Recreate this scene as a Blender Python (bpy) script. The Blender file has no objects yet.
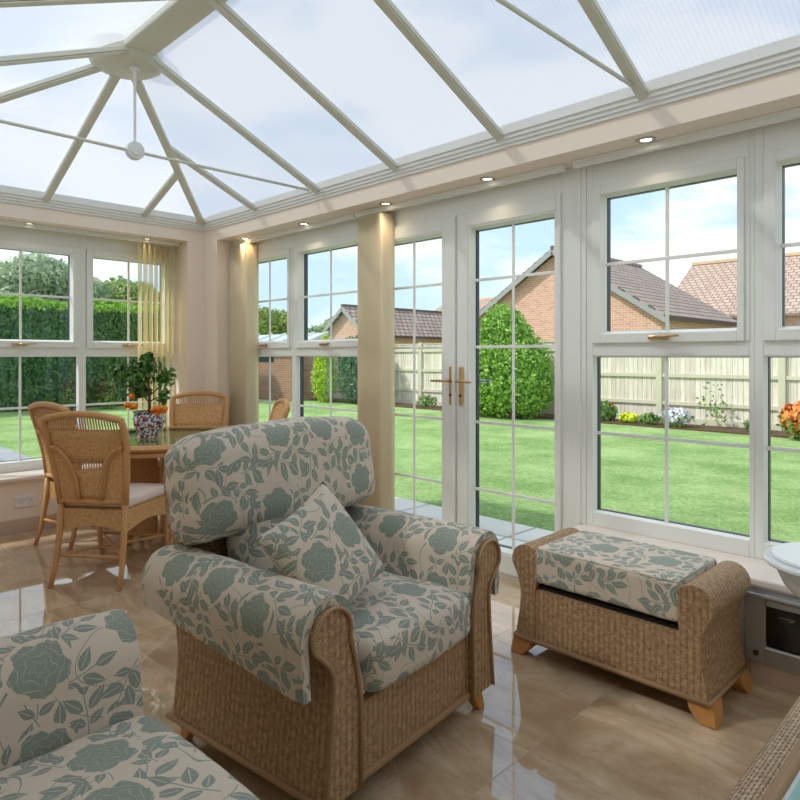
import bpy, bmesh, math, random
import numpy as np
from mathutils import Vector, Matrix, noise
R = math.radians; PI = math.pi
random.seed(7)
scn = bpy.context.scene
COL = scn.collection

# ------------------------------------------------------------------ materials
class E:
    """tiny expression wrapper that turns arithmetic into Math nodes"""
    def __init__(s, nt, v): s.nt = nt; s.v = v
    def op(s, o, *a):
        n = s.nt.nodes.new('ShaderNodeMath'); n.operation = o
        for i, x in enumerate((s,) + a):
            x = x.v if isinstance(x, E) else x
            if isinstance(x, (int, float)): n.inputs[i].default_value = x
            else: s.nt.links.new(x, n.inputs[i])
        return E(s.nt, n.outputs[0])
    def __add__(s, o): return s.op('ADD', o)
    def __radd__(s, o): return s.op('ADD', o)
    def __sub__(s, o): return s.op('SUBTRACT', o)
    def __rsub__(s, o): return E(s.nt, float(o)).op('SUBTRACT', s)
    def __mul__(s, o): return s.op('MULTIPLY', o)
    def __rmul__(s, o): return s.op('MULTIPLY', o)
    def __truediv__(s, o): return s.op('DIVIDE', o)
    def abs(s): return s.op('ABSOLUTE')
    def sin(s): return s.op('SINE')
    def cos(s): return s.op('COSINE')
    def floor(s): return s.op('FLOOR')
    def sqrt(s): return s.op('SQRT')
    def pow(s, k): return s.op('POWER', k)
    def gt(s, o): return s.op('GREATER_THAN', o)
    def lt(s, o): return s.op('LESS_THAN', o)
    def max(s, o): return s.op('MAXIMUM', o)
    def min(s, o): return s.op('MINIMUM', o)
    def atan2(s, o): return s.op('ARCTAN2', o)
    def smooth(s, a, b):
        n = s.nt.nodes.new('ShaderNodeMapRange'); n.interpolation_type = 'SMOOTHSTEP'
        s.nt.links.new(s.v, n.inputs[0]); n.inputs[1].default_value = a; n.inputs[2].default_value = b
        return E(s.nt, n.outputs[0])

def newmat(name):
    m = bpy.data.materials.new(name); m.use_nodes = True
    nt = m.node_tree; b = nt.nodes['Principled BSDF']
    return m, nt, b
def L(nt, a, b): nt.links.new(a.v if isinstance(a, E) else a, b)
def node(nt, t, **kw):
    n = nt.nodes.new(t)
    for k, v in kw.items():
        if k in n.inputs: n.inputs[k].default_value = v
        else: setattr(n, k, v)
    return n
def coords(nt, kind='UV'):
    tc = nt.nodes.new('ShaderNodeTexCoord'); return tc.outputs[kind]
def sep(nt, s):
    n = nt.nodes.new('ShaderNodeSeparateXYZ'); nt.links.new(s, n.inputs[0])
    return E(nt, n.outputs[0]), E(nt, n.outputs[1]), E(nt, n.outputs[2])
def mixc(nt, f, a, b):
    n = nt.nodes.new('ShaderNodeMix'); n.data_type = 'RGBA'
    for s, v in ((n.inputs[0], f), (n.inputs[6], a), (n.inputs[7], b)):
        if isinstance(v, E): nt.links.new(v.v, s)
        elif isinstance(v, (int, float)): s.default_value = v
        elif isinstance(v, tuple): s.default_value = (*v, 1)
        else: nt.links.new(v, s)
    return n.outputs[2]
def bump(nt, b, h, dist=.002, strength=1):
    n = node(nt, 'ShaderNodeBump', Distance=dist, Strength=strength)
    L(nt, h, n.inputs['Height']); nt.links.new(n.outputs[0], b.inputs['Normal'])
def S(r, g, bl):
    f = lambda c: ((c/255+.055)/1.055)**2.4 if c > 10 else c/255/12.92
    return (f(r), f(g), f(bl))
def plain(name, col, rough=.5, metal=0, nz=0, nscale=8, spec=.5, bumpd=0):
    m, nt, b = newmat(name)
    b.inputs['Roughness'].default_value = rough; b.inputs['Metallic'].default_value = metal
    b.inputs['Specular IOR Level'].default_value = spec
    n = node(nt, 'ShaderNodeTexNoise', Scale=nscale, Detail=4.0)
    nt.links.new(coords(nt, 'Object'), n.inputs[0])
    k = nz or .03
    c = mixc(nt, n.outputs[0], tuple(x*(1-k) for x in col), tuple(min(1, x*(1+k)) for x in col))
    nt.links.new(c, b.inputs['Base Color'])
    if bumpd: bump(nt, b, E(nt, n.outputs[0]), bumpd)
    return m

M = {}
M['upvc'] = plain('white_upvc', S(236, 238, 233), .32)
M['upvc_roof'] = plain('white_roof_bar', S(214, 214, 200), .4)
M['plaster'] = plain('cream_plaster', S(243, 228, 213), .85, nz=.01)
M['ceilwhite'] = plain('ceiling_paint', S(235, 232, 226), .9)
M['cornice'] = plain('white_cornice', S(230, 231, 228), .4)
M['sill'] = plain('sill_stone', S(236, 222, 210), .25, nz=.05, nscale=12)
M['skirt'] = plain('skirting', S(206, 182, 164), .35, nz=.05)
M['brass'] = plain('antique_brass', S(205, 168, 122), .28, metal=.9)
M['chrome'] = plain('brushed_steel', S(190, 185, 178), .25, metal=1)
M['shade_and_pane'] = plain('reveal_shade_and_pane', S(28, 44, 56), .35)  # paints the unlit outer frame reveals dark; also colours the outbuilding window
M['black'] = plain('black_plastic', (.008, .008, .009), .15)
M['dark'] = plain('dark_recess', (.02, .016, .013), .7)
M['greypaint'] = plain('grey_enamel', S(150, 146, 140), .4)
M['steelblue'] = plain('polished_strip', S(205, 215, 225), .12, metal=.7)
M['whitegloss'] = plain('white_gloss', S(225, 230, 230), .15)
M['cream_cushion'] = plain('cream_cushion', S(226, 208, 196), .9, nz=.04, nscale=200, bumpd=.0005)
M['oak'] = plain('oak_foot', S(196, 140, 78), .4, nz=.12, nscale=14)
M['orange'] = plain('orange_peel', S(250, 135, 10), .4)
M['leaf_citrus'] = plain('citrus_leaf', S(78, 126, 52), .35, nz=.5, nscale=9)
M['bark'] = plain('bark', S(110, 90, 62), .9, nz=.3, nscale=30)
M['soil'] = plain('soil', S(92, 70, 52), .95, nz=.4, nscale=10, bumpd=.02)
M['barge'] = plain('bargeboard', S(158, 158, 158), .5)
M['gutter'] = plain('black_gutter', S(60, 56, 54), .4)
M['lightroof'] = plain('pale_glazed_roof', S(190, 208, 214), .3)
M['render'] = plain('pale_render', S(222, 216, 204), .9)
M['red'] = plain('red_flower', S(205, 40, 35), .5)
M['orangefl'] = plain('orange_flower', S(252, 150, 80), .5, nz=.3)
M['whitefl'] = plain('white_flower', S(225, 222, 235), .5, nz=.1)
M['yellowfl'] = plain('yellow_flower', S(230, 235, 60), .5, nz=.2)

def leafmat(name, c1, c2, sc=1.2):
    m, nt, b = newmat(name)
    n = node(nt, 'ShaderNodeTexNoise', Scale=sc, Detail=5.0, Roughness=.7)
    nt.links.new(coords(nt, 'Object'), n.inputs[0])
    f = E(nt, n.outputs[0]).smooth(.35, .65)
    c = mixc(nt, f, c1, c2); nt.links.new(c, b.inputs['Base Color'])
    b.inputs['Roughness'].default_value = .5
    t = node(nt, 'ShaderNodeBsdfTranslucent'); nt.links.new(c, t.inputs[0])
    mx = node(nt, 'ShaderNodeMixShader'); mx.inputs[0].default_value = .3
    nt.links.new(b.outputs[0], mx.inputs[1]); nt.links.new(t.outputs[0], mx.inputs[2])
    nt.links.new(mx.outputs[0], nt.nodes['Material Output'].inputs[0])
    return m
M['laurel'] = leafmat('laurel_leaf', S(84, 145, 46), S(176, 218, 88), 9)
M['hedge'] = leafmat('hedge_leaf', S(62, 108, 66), S(105, 148, 82), 5)
M['hedge_top'] = leafmat('hedge_sunlit_top', S(120, 175, 60), S(175, 215, 90), 5)  # lime top leaves: sunlight on the hedge top put into the colour
M['tree'] = leafmat('tree_leaf', S(145, 172, 135), S(205, 218, 182), 2)
M['tree_b'] = leafmat('tree_leaf_light', S(120, 150, 75), S(175, 195, 110), 2)
M['golden'] = leafmat('golden_conifer', S(150, 195, 25), S(215, 235, 60), 6)
M['green_dark'] = leafmat('dark_shrub_leaf', S(45, 95, 50), S(95, 145, 75), 6)
M['bedgreen'] = leafmat('bed_leaf', S(90, 135, 60), S(150, 180, 100), 9)

def glass_mat():
    m, nt, b = newmat('window_glass'); nt.nodes.remove(b)
    t = node(nt, 'ShaderNodeBsdfTransparent'); t.inputs[0].default_value = (.955, .975, .97, 1)
    g = node(nt, 'ShaderNodeBsdfGlossy'); g.inputs['Roughness'].default_value = .0
    fr = node(nt, 'ShaderNodeFresnel', IOR=1.45)
    ge = node(nt, 'ShaderNodeNewGeometry'); k = E(nt, fr.outputs[0])*(1-E(nt, ge.outputs['Backfacing']))
    mx = node(nt, 'ShaderNodeMixShader'); L(nt, k, mx.inputs[0])
    nt.links.new(t.outputs[0], mx.inputs[1]); nt.links.new(g.outputs[0], mx.inputs[2])
    nt.links.new(mx.outputs[0], nt.nodes['Material Output'].inputs[0]); return m
M['glass'] = glass_mat()
def tableglass():
    m, nt, b = newmat('table_glass'); nt.nodes.remove(b)
    t = node(nt, 'ShaderNodeBsdfTransparent'); t.inputs[0].default_value = (.8, .9, .86, 1)
    g = node(nt, 'ShaderNodeBsdfGlossy'); g.inputs['Roughness'].default_value = .02
    fr = node(nt, 'ShaderNodeFresnel', IOR=1.5)
    ge = node(nt, 'ShaderNodeNewGeometry'); k = E(nt, fr.outputs[0])*(1-E(nt, ge.outputs['Backfacing']))*.75
    mx = node(nt, 'ShaderNodeMixShader'); L(nt, k, mx.inputs[0])
    nt.links.new(t.outputs[0], mx.inputs[1]); nt.links.new(g.outputs[0], mx.inputs[2])
    nt.links.new(mx.outputs[0], nt.nodes['Material Output'].inputs[0]); return m
M['table_glass'] = tableglass()
def roofpanel():
    m, nt, b = newmat('twinwall_polycarbonate'); nt.nodes.remove(b)
    u, v, w = sep(nt, coords(nt))
    rib = (u*(2*PI/.021)).cos().smooth(.3, .95)
    t = node(nt, 'ShaderNodeBsdfTransparent'); t.inputs[0].default_value = (.86, .91, .97, 1)
    c = mixc(nt, rib, (.63, .645, .67), (.56, .575, .60))
    tl = node(nt, 'ShaderNodeBsdfTranslucent'); nt.links.new(c, tl.inputs[0])
    df = node(nt, 'ShaderNodeBsdfDiffuse'); nt.links.new(c, df.inputs[0])
    m1 = node(nt, 'ShaderNodeMixShader'); m1.inputs[0].default_value = .35
    nt.links.new(tl.outputs[0], m1.inputs[1]); nt.links.new(df.outputs[0], m1.inputs[2])
    m2 = node(nt, 'ShaderNodeMixShader'); k = .27-rib*.06; L(nt, k, m2.inputs[0])
    nt.links.new(m1.outputs[0], m2.inputs[1]); nt.links.new(t.outputs[0], m2.inputs[2])
    nt.links.new(m2.outputs[0], nt.nodes['Material Output'].inputs[0]); return m
M['panel'] = roofpanel()
def slatmat(name, col, transp, tl):
    m, nt, b = newmat(name); nt.nodes.remove(b)
    u, v, w = sep(nt, coords(nt))
    wv = (u*900).sin()*.5+.5
    c = mixc(nt, wv, tuple(x*.93 for x in col), col)
    d = node(nt, 'ShaderNodeBsdfDiffuse'); nt.links.new(c, d.inputs[0])
    t = node(nt, 'ShaderNodeBsdfTranslucent'); nt.links.new(c, t.inputs[0])
    a = node(nt, 'ShaderNodeMixShader'); a.inputs[0].default_value = tl
    nt.links.new(d.outputs[0], a.inputs[1]); nt.links.new(t.outputs[0], a.inputs[2])
    tr = node(nt, 'ShaderNodeBsdfTransparent')
    b2 = node(nt, 'ShaderNodeMixShader'); b2.inputs[0].default_value = transp
    nt.links.new(a.outputs[0], b2.inputs[1]); nt.links.new(tr.outputs[0], b2.inputs[2])
    nt.links.new(b2.outputs[0], nt.nodes['Material Output'].inputs[0]); return m
M['slat'] = slatmat('blind_fabric', S(255, 246, 224), .0, .5)
M['sheer'] = slatmat('sheer_blind_fabric', S(255, 244, 205), .5, .6)

def wicker(name, dark, lo, hi, a=.020, b=.0072, dist=.004):
    m, nt, bs = newmat(name)
    u, v, w = sep(nt, coords(nt))
    row = (v/b).floor()
    s = (v*(PI/b)).sin().abs()
    par = (row*.5).op('FRACT')*2
    over = (u*(2*PI/a)+par*.8).cos()*.5+.5
    h = s.pow(.6)*(over*.68+.32)
    stake = (u*(PI/a)).cos().abs()
    stk = stake.smooth(.93, 1.0)
    nn = node(nt, 'ShaderNodeTexNoise', Scale=60.0, Detail=2.0); nt.links.new(coords(nt), nn.inputs[0])
    base = mixc(nt, E(nt, nn.outputs[0]).smooth(.3, .7), lo, hi)
    c = mixc(nt, h.smooth(.05, .42), dark, base)
    nt.links.new(c, bs.inputs['Base Color']); bs.inputs['Roughness'].default_value = .55
    bs.inputs['Specular IOR Level'].default_value = .3
    bump(nt, bs, h, dist, .8)
    return m
M['wicker'] = wicker('woven_wicker', S(86, 62, 42), S(166, 130, 92), S(206, 172, 130), a=.023, b=.0062, dist=.004)
M['wicker_big'] = wicker('woven_wicker_close', S(74, 54, 38), S(180, 150, 118), S(216, 190, 158), a=.019, b=.0085, dist=.006)
M['weave'] = wicker('fine_rattan_weave', S(158, 114, 70), S(206, 158, 104), S(230, 186, 132), a=.010, b=.005, dist=.0015)
def braid(name, lo, hi, p=.012):
    m, nt, bs = newmat(name)
    u, v, w = sep(nt, coords(nt))
    h = ((u*(2*PI/p)+v*260).sin()*.5+.5)
    c = mixc(nt, h.smooth(.0, .5), lo, hi); nt.links.new(c, bs.inputs['Base Color'])
    bs.inputs['Roughness'].default_value = .5; bump(nt, bs, h, .0008); return m
M['braid'] = braid('wicker_braid', S(128, 98, 66), S(180, 144, 104), .007)
M['rattan'] = braid('rattan_cane', S(196, 144, 90), S(206, 156, 102), .03)

def floral():
    m, nt, bs = newmat('floral_jacquard')
    uv = coords(nt)
    u, v, _ = sep(nt, uv)
    def cell(scale, rnd, off):
        mp = node(nt, 'ShaderNodeVectorMath', operation='ADD'); nt.links.new(uv, mp.inputs[0]); mp.inputs[1].default_value = (off[0], off[1], 0)
        vo = node(nt, 'ShaderNodeTexVoronoi', voronoi_dimensions='2D', feature='F1'); vo.inputs['Scale'].default_value = scale
        vo.inputs['Randomness'].default_value = rnd; nt.links.new(mp.outputs[0], vo.inputs['Vector'])
        d = node(nt, 'ShaderNodeVectorMath', operation='SUBTRACT'); nt.links.new(mp.outputs[0], d.inputs[0]); nt.links.new(vo.outputs['Position'], d.inputs[1])
        x, y, _ = sep(nt, d.outputs[0]); c1, c2, c3 = sep(nt, vo.outputs['Color'])
        return x, y, c1, c2
    # wobble
    nz = node(nt, 'ShaderNodeTexNoise', noise_dimensions='2D', Scale=45.0, Detail=2.0); nt.links.new(uv, nz.inputs[0])
    wob = E(nt, nz.outputs[0])-.5
    # peonies
    x, y, c1, c2 = cell(4.6, .35, (3.1, 7.7))
    r = (x*x+y*y).sqrt(); th = y.atan2(x)+c1*6.28
    Rr = .050+(th*2.5).sin().abs()*.012+wob*.02+c2*.004
    flower = (Rr-r).smooth(0, .0015)
    ring = (r+(th*2.5+r*55).sin().abs()*.012+wob*.01)
    lines = (ring*(2*PI/.017)).sin().smooth(.86, .99)*(r.gt(.006))
    spokes = ((th*5.0+r*60).sin().abs()).lt(.10)*(r.gt(.028))*.6
    near = r.lt(.072)
    flower_c = flower*(1-lines.max(spokes)*.42)
    # leaf sprigs
    def leaf(x, y, cx, cy, ang, l, w):
        c, s = math.cos(ang), math.sin(ang)
        a = (x-cx)*c+(y-cy)*s; b = (y-cy)*c-(x-cx)*s
        q = a/l
        qc = q.max(-1.2).min(1.2)
        ed = (1-qc*qc)*w*(1.0-qc*.35)+(q*22).sin()*.0006-b.abs()
        body = ed.smooth(0, .0012)
        vein = (b.abs()).smooth(.0016, .0005)*q.abs().lt(.7)
        side = ((q*13-b.abs()*260).sin()).smooth(.9, 1.0)*.5
        return body*(1-vein*.75)
    def sprig(scale, off, k):
        x, y, c1, c2 = cell(scale, .55, off)
        ang = c1*6.28; ca, sa = ang.cos(), ang.sin()
        a = x*ca+y*sa; b = y*ca-x*sa
        out = leaf(a, b.abs(), .003*k, .019*k, .75, .021*k, .0095*k)
        out = out.max(leaf(a, b, .032*k, 0, 0, .020*k, .0095*k))
        out = out.max(leaf(a, b.abs(), -.027*k, .015*k, 1.0, .015*k, .0075*k))
        st = ((b+(a*60).sin()*.0015).abs()).smooth(.0016, .0008)*(a.lt(.015*k))*(a.gt(-.055*k))
        return out.max(st)
    s1 = sprig(7.4, (1.3, 2.9), 1.38); s2 = sprig(8.3, (5.1, .4), 1.36)
    # running stems: contour lines of soft noise
    n2 = node(nt, 'ShaderNodeTexNoise', noise_dimensions='2D', Scale=4.2, Detail=0.0); nt.links.new(uv, n2.inputs[0])
    stem = ((E(nt, n2.outputs[0])*5.0).op('FRACT')-.5).abs().smooth(.020, .009)
    rest = s1.max(stem).max(s2*(1-s1.gt(.1)))*(1-near)
    pat = flower_c.max(rest)
    # weave threads
    th1 = (u*3600).sin()*(v*3600).sin()
    n3 = node(nt, 'ShaderNodeTexNoise', Scale=350.0, Detail=2.0); nt.links.new(uv, n3.inputs[0])
    f = E(nt, n3.outputs[0])
    beige = mixc(nt, f, S(198, 183, 166), S(222, 208, 191))
    green = mixc(nt, f, S(116, 131, 121), S(146, 158, 147))
    c = mixc(nt, pat*.95, beige, green)
    nt.links.new(c, bs.inputs['Base Color']); bs.inputs['Roughness'].default_value = .8
    bs.inputs['Sheen Weight'].default_value = .15; bs.inputs['Specular IOR Level'].default_value = .3
    bump(nt, bs, pat*.4+f*.6, .0008)
    return m
M['floral'] = floral()

def floor_mat():
    m, nt, bs = newmat('polished_marble_tile')
    g = coords(nt, 'Object'); x, y, z = sep(nt, g)
    mp = node(nt, 'ShaderNodeMapping'); mp.inputs['Scale'].default_value = (1, 2.2, 1); mp.inputs['Rotation'].default_value = (0, 0, .5)
    nt.links.new(g, mp.inputs[0])
    tile = ((x/.6).floor()*7.3+(y/.6).floor()*3.7)
    n1 = node(nt, 'ShaderNodeTexNoise', noise_dimensions='4D', Scale=1.7, Detail=7.0, Roughness=.62, Distortion=1.6)
    nt.links.new(mp.outputs[0], n1.inputs[0]); L(nt, tile, n1.inputs['W'])
    c = mixc(nt, E(nt, n1.outputs[0]).smooth(.3, .7), S(172, 144, 112), S(214, 192, 162))
    n2 = node(nt, 'ShaderNodeTexNoise', noise_dimensions='4D', Scale=2.4, Detail=5.0, Distortion=2.5)
    nt.links.new(mp.outputs[0], n2.inputs[0]); L(nt, tile, n2.inputs['W'])
    vein = (E(nt, n2.outputs[0])-.5).abs().smooth(.03, .0)
    c = mixc(nt, vein*.35, c, S(176, 140, 104))
    gx = ((x/.6).op('FRACT')-.5).abs().gt(.4965); gy = ((y/.6).op('FRACT')-.5).abs().gt(.4965)
    gr = gx.max(gy)
    c = mixc(nt, gr*.6, c, S(150, 128, 106)); nt.links.new(c, bs.inputs['Base Color'])
    rg = .02+gr*.4; L(nt, rg, bs.inputs['Roughness'])
    bs.inputs['IOR'].default_value = 2.1
    bump(nt, bs, 1-gr, .001, .5)
    return m
M['floor'] = floor_mat()
def brickmat(name, c1, c2, mortar, w=.225, h=.075, ms=.01, off=.5, rough=.9, bd=.01):
    m, nt, bs = newmat(name)
    b = node(nt, 'ShaderNodeTexBrick'); b.inputs['Scale'].default_value = 1
    b.inputs['Color1'].default_value = (*c1, 1); b.inputs['Color2'].default_value = (*c2, 1); b.inputs['Mortar'].default_value = (*mortar, 1)
    b.inputs['Mortar Size'].default_value = ms; b.inputs['Brick Width'].default_value = w; b.inputs['Row Height'].default_value = h
    b.offset = off; nt.links.new(coords(nt), b.inputs[0])
    nt.links.new(b.outputs[0], bs.inputs['Base Color']); bs.inputs['Roughness'].default_value = rough
    bump(nt, bs, 1-E(nt, b.outputs[1]), bd); return m
M['brick'] = brickmat('red_brick', S(208, 142, 118), S(228, 170, 148), S(226, 212, 198))
M['brick_b'] = brickmat('brown_brick', S(150, 104, 86), S(176, 128, 106), S(176, 156, 142))
M['tile_grey'] = brickmat('grey_brown_roof_tile', S(166, 147, 139), S(184, 166, 156), S(92, 80, 76), w=.33, h=.30, ms=.035, bd=.04)
M['tile_red'] = brickmat('lichened_terracotta_tile', S(184, 160, 147), S(200, 176, 160), S(138, 116, 106), w=.3, h=.26, ms=.025, bd=.03)
M['ridge'] = plain('ridge_tile', S(214, 186, 150), .9, nz=.3, nscale=3)
M['patio'] = brickmat('pale_paving', S(205, 203, 198), S(218, 216, 210), S(150, 146, 138), w=.6, h=.6, ms=.012, off=0, bd=.004)

M['patio_shaded'] = brickmat('shaded_pale_paving', S(150, 154, 160), S(164, 168, 172), S(120, 122, 124), w=.6, h=.6, ms=.012, off=0, bd=.004)  # same pale paving, with shade put into a darker blue-grey colour
def lawn():
    m, nt, bs = newmat('lawn_grass')
    g = coords(nt, 'Object')
    n1 = node(nt, 'ShaderNodeTexNoise', Scale=.9, Detail=6.0, Roughness=.7); nt.links.new(g, n1.inputs[0])
    n2 = node(nt, 'ShaderNodeTexNoise', Scale=30.0, Detail=5.0, Roughness=.85); nt.links.new(g, n2.inputs[0])
    f = (E(nt, n1.outputs[0])*.4+E(nt, n2.outputs[0])*.6).smooth(.40, .60)
    c = mixc(nt, f, S(124, 162, 90), S(188, 214, 144)); nt.links.new(c, bs.inputs['Base Color'])
    bs.inputs['Roughness'].default_value = .9; bs.inputs['Specular IOR Level'].default_value = .1
    bump(nt, bs, E(nt, n2.outputs[0]), .03); return m
M['lawn'] = lawn()
def fencemat():
    m, nt, bs = newmat('weathered_featheredge')
    u, v, w = sep(nt, coords(nt)); bw = .105
    idx = (u/bw).floor()
    n = node(nt, 'ShaderNodeTexWhiteNoise', noise_dimensions='1D'); L(nt, idx, n.inputs['W'])
    mp = node(nt, 'ShaderNodeMapping'); mp.inputs['Scale'].default_value = (30, 2.5, 1); nt.links.new(coords(nt), mp.inputs[0])
    n2 = node(nt, 'ShaderNodeTexNoise', Scale=1.0, Detail=5.0); nt.links.new(mp.outputs[0], n2.inputs[0])
    c = mixc(nt, E(nt, n.outputs[0]), S(214, 204, 190), S(238, 232, 218))
    c = mixc(nt, E(nt, n2.outputs[0]).smooth(.45, .75)*.45, c, S(168, 146, 120)); 
    fr = (u/bw).op('FRACT'); edge = fr.lt(.09)
    c = mixc(nt, edge*.6, c, S(112, 104, 88)); nt.links.new(c, bs.inputs['Base Color'])
    bs.inputs['Roughness'].default_value = .9; bump(nt, bs, fr, .012); return m
M['fence'] = fencemat()
M['fence_rail'] = plain('fence_rail_timber', S(206, 202, 180), .9, nz=.1)
def potmat():
    m, nt, bs = newmat('famille_rose_porcelain')
    g = coords(nt, 'Object')
    def blot(sc, off, lo, hi):
        mp = node(nt, 'ShaderNodeMapping'); mp.inputs['Location'].default_value = off; nt.links.new(g, mp.inputs[0])
        n = node(nt, 'ShaderNodeTexNoise', Scale=sc, Detail=2.5); nt.links.new(mp.outputs[0], n.inputs[0])
        return E(nt, n.outputs[0]).smooth(lo, hi)
    c = mixc(nt, blot(62., (1, 2, 3), .52, .56), S(225, 226, 230), S(70, 88, 100))
    c = mixc(nt, blot(36., (7, 2, 5), .54, .58), c, S(150, 40, 85))
    c = mixc(nt, blot(52., (3, 9, 1), .60, .63), c, S(45, 50, 62))
    nt.links.new(c, bs.inputs['Base Color']); bs.inputs['Roughness'].default_value = .12; return m
M['pot'] = potmat()
def emis(name, col, st):
    m, nt, b = newmat(name); b.inputs['Emission Color'].default_value = (*col, 1); b.inputs['Emission Strength'].default_value = st; return m
M['bulb'] = emis('lamp_lens', (1, .85, .65), 3)

# ------------------------------------------------------------------ mesh builder
class MB:
    def __init__(s): s.v = []; s.f = []; s.uv = []
    def add(s, vs, fs, uvs=None):
        o = len(s.v); s.v += [Vector(p) for p in vs]
        for i, f in enumerate(fs):
            s.f.append(tuple(o+k for k in f)); s.uv.append(uvs[i] if uvs else None)
        return s
    def box(s, a, b):
        (x0, y0, z0), (x1, y1, z1) = a, b
        x0, x1 = min(x0, x1), max(x0, x1); y0, y1 = min(y0, y1), max(y0, y1); z0, z1 = min(z0, z1), max(z0, z1)
        V = [(x, y, z) for z in (z0, z1) for y in (y0, y1) for x in (x0, x1)]
        return s.add(V, [(0, 2, 3, 1), (4, 5, 7, 6), (0, 1, 5, 4), (2, 6, 7, 3), (0, 4, 6, 2), (1, 3, 7, 5)])
    def hexa(s, b4, t4):
        return s.add(list(b4)+list(t4), [(3, 2, 1, 0), (4, 5, 6, 7), (0, 1, 5, 4), (1, 2, 6, 5), (2, 3, 7, 6), (3, 0, 4, 7)])
    def bar(s, a, b, w, h, up=(0, 0, 1)):
        a, b = Vector(a), Vector(b); d = (b-a).normalized(); up = Vector(up)
        sd = d.cross(up).normalized(); u2 = sd.cross(d).normalized()
        q = lambda p: [p-sd*w/2-u2*h/2, p+sd*w/2-u2*h/2, p+sd*w/2+u2*h/2, p-sd*w/2+u2*h/2]
        return s.hexa(q(a), q(b))
    def tube(s, path, r, n=8, closed=False, flat=1.0):
        path = [Vector(p) for p in path]; m = len(path); rs = r if isinstance(r, (list, tuple)) else [r]*m
        rings = []; prev = None; Ls = [0]
        for i in range(1, m): Ls.append(Ls[-1]+(path[i]-path[i-1]).length)
        for i, p in enumerate(path):
            if closed: d = path[(i+1) % m]-path[i-1]
            else: d = path[min(i+1, m-1)]-path[max(i-1, 0)]
            d.normalize()
            if prev is None:
                ref = Vector((0, 0, 1)) if abs(d.z) < .9 else Vector((1, 0, 0))
                x = d.cross(ref).normalized()
            else: x = (prev-d*prev.dot(d)).normalized()
            prev = x; y = d.cross(x)
            rings.append([p+x*math.cos(2*PI*k/n)*rs[i]+y*math.sin(2*PI*k/n)*rs[i]*flat for k in range(n)])
        V = [q for rg in rings for q in rg]; F = []; U = []
        for i in range(m if closed else m-1):
            j = (i+1) % m; l0 = Ls[i]; l1 = Ls[j] if j else Ls[-1]+.01
            for k in range(n):
                k2 = (k+1) % n; F.append((i*n+k, i*n+k2, j*n+k2, j*n+k))
                c = 2*PI*rs[i]/n; U.append([(l0, k*c), (l0, (k+1)*c), (l1, (k+1)*c), (l1, k*c)])
        if not closed:
            F.append(tuple(range(n))[::-1]); U.append([(0, 0)]*n); F.append(tuple((m-1)*n+k for k in range(n))); U.append([(0, 0)]*n)
        return s.add(V, F, U)
    def cyl(s, c, r, h, n=24, r2=None, axis='z'):
        r2 = r if r2 is None else r2
        def P(a, rr, t):
            x, y = rr*math.cos(a), rr*math.sin(a)
            return {'z': (c[0]+x, c[1]+y, c[2]+t), 'y': (c[0]+x, c[1]+t, c[2]+y), 'x': (c[0]+t, c[1]+x, c[2]+y)}[axis]
        V = [P(2*PI*k/n, r, 0) for k in range(n)]+[P(2*PI*k/n, r2, h) for k in range(n)]
        F = [(k, (k+1) % n, n+(k+1) % n, n+k) for k in range(n)]+[tuple(range(n))[::-1], tuple(range(n, 2*n))]
        return s.add(V, F)
    def lathe(s, prof, c=(0, 0, 0), n=32):
        V = []; F = []; U = []
        for (r, z) in prof: V += [(c[0]+r*math.cos(2*PI*k/n), c[1]+r*math.sin(2*PI*k/n), c[2]+z) for k in range(n)]
        for i in range(len(prof)-1):
            for k in range(n):
                F.append((i*n+k, i*n+(k+1) % n, (i+1)*n+(k+1) % n, (i+1)*n+k))
        return s.add(V, F)
    def prism(s, prof, y0, y1, segs=1, caps=True, yfun=None):
        """extrude a closed (x,z) profile along y with arc length UVs"""
        n = len(prof); V = []; F = []; U = []; arc = [0]
        for i in range(n): arc.append(arc[-1]+math.dist(prof[i], prof[(i+1) % n]))
        for j in range(segs+1):
            y = y0+(y1-y0)*j/segs
            V += [(p[0], y, p[1]) for p in prof]
        for j in range(segs):
            ya = y0+(y1-y0)*j/segs; yb = y0+(y1-y0)*(j+1)/segs
            for i in range(n):
                k = (i+1) % n; F.append((j*n+i, j*n+k, (j+1)*n+k, (j+1)*n+i)); U.append([(ya, arc[i]), (ya, arc[i+1]), (yb, arc[i+1]), (yb, arc[i])])
        if caps:
            F.append(tuple(range(n))[::-1]); U.append([(p[0], p[1]) for p in prof][::-1])
            F.append(tuple(segs*n+i for i in range(n))); U.append([(p[0], p[1]) for p in prof])
        return s.add(V, F, U)
    def grid(s, P, U=None):
        """P[i][j] points"""
        a, b = len(P), len(P[0]); V = [p for r in P for p in r]; F = []; UU = []
        for i in range(a-1):
            for j in range(b-1):
                F.append((i*b+j, (i+1)*b+j, (i+1)*b+j+1, i*b+j+1))
                if U: UU.append([U[i][j], U[i+1][j], U[i+1][j+1], U[i][j+1]])
        return s.add(V, F, UU if U else None)
    def warp(s, fn): s.v = [Vector(fn(p)) for p in s.v]; return s
    def build(s, name, mat, parent=None, smooth=False, weld=False, bevel=0, uvmode='auto', loc=None, rot=None, fixn=True, sub=0):
        me = bpy.data.meshes.new(name)
        me.from_pydata([tuple(p) for p in s.v], [], s.f)
        uvl = me.uv_layers.new(name='UVMap')
        for pi, poly in enumerate(me.polygons):
            u = s.uv[pi]
            if u is None:
                n = poly.normal
                if abs(n.z) > .985: t = Vector((1, 0, 0)); b = Vector((0, 1, 0))
                else:
                    t = Vector((0, 0, 1)).cross(n).normalized(); b = n.cross(t)
                u = [(me.vertices[v].co.dot(t), me.vertices[v].co.dot(b)) for v in poly.vertices]
            for li, q in zip(poly.loop_indices, u): uvl.data[li].uv = q
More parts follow.
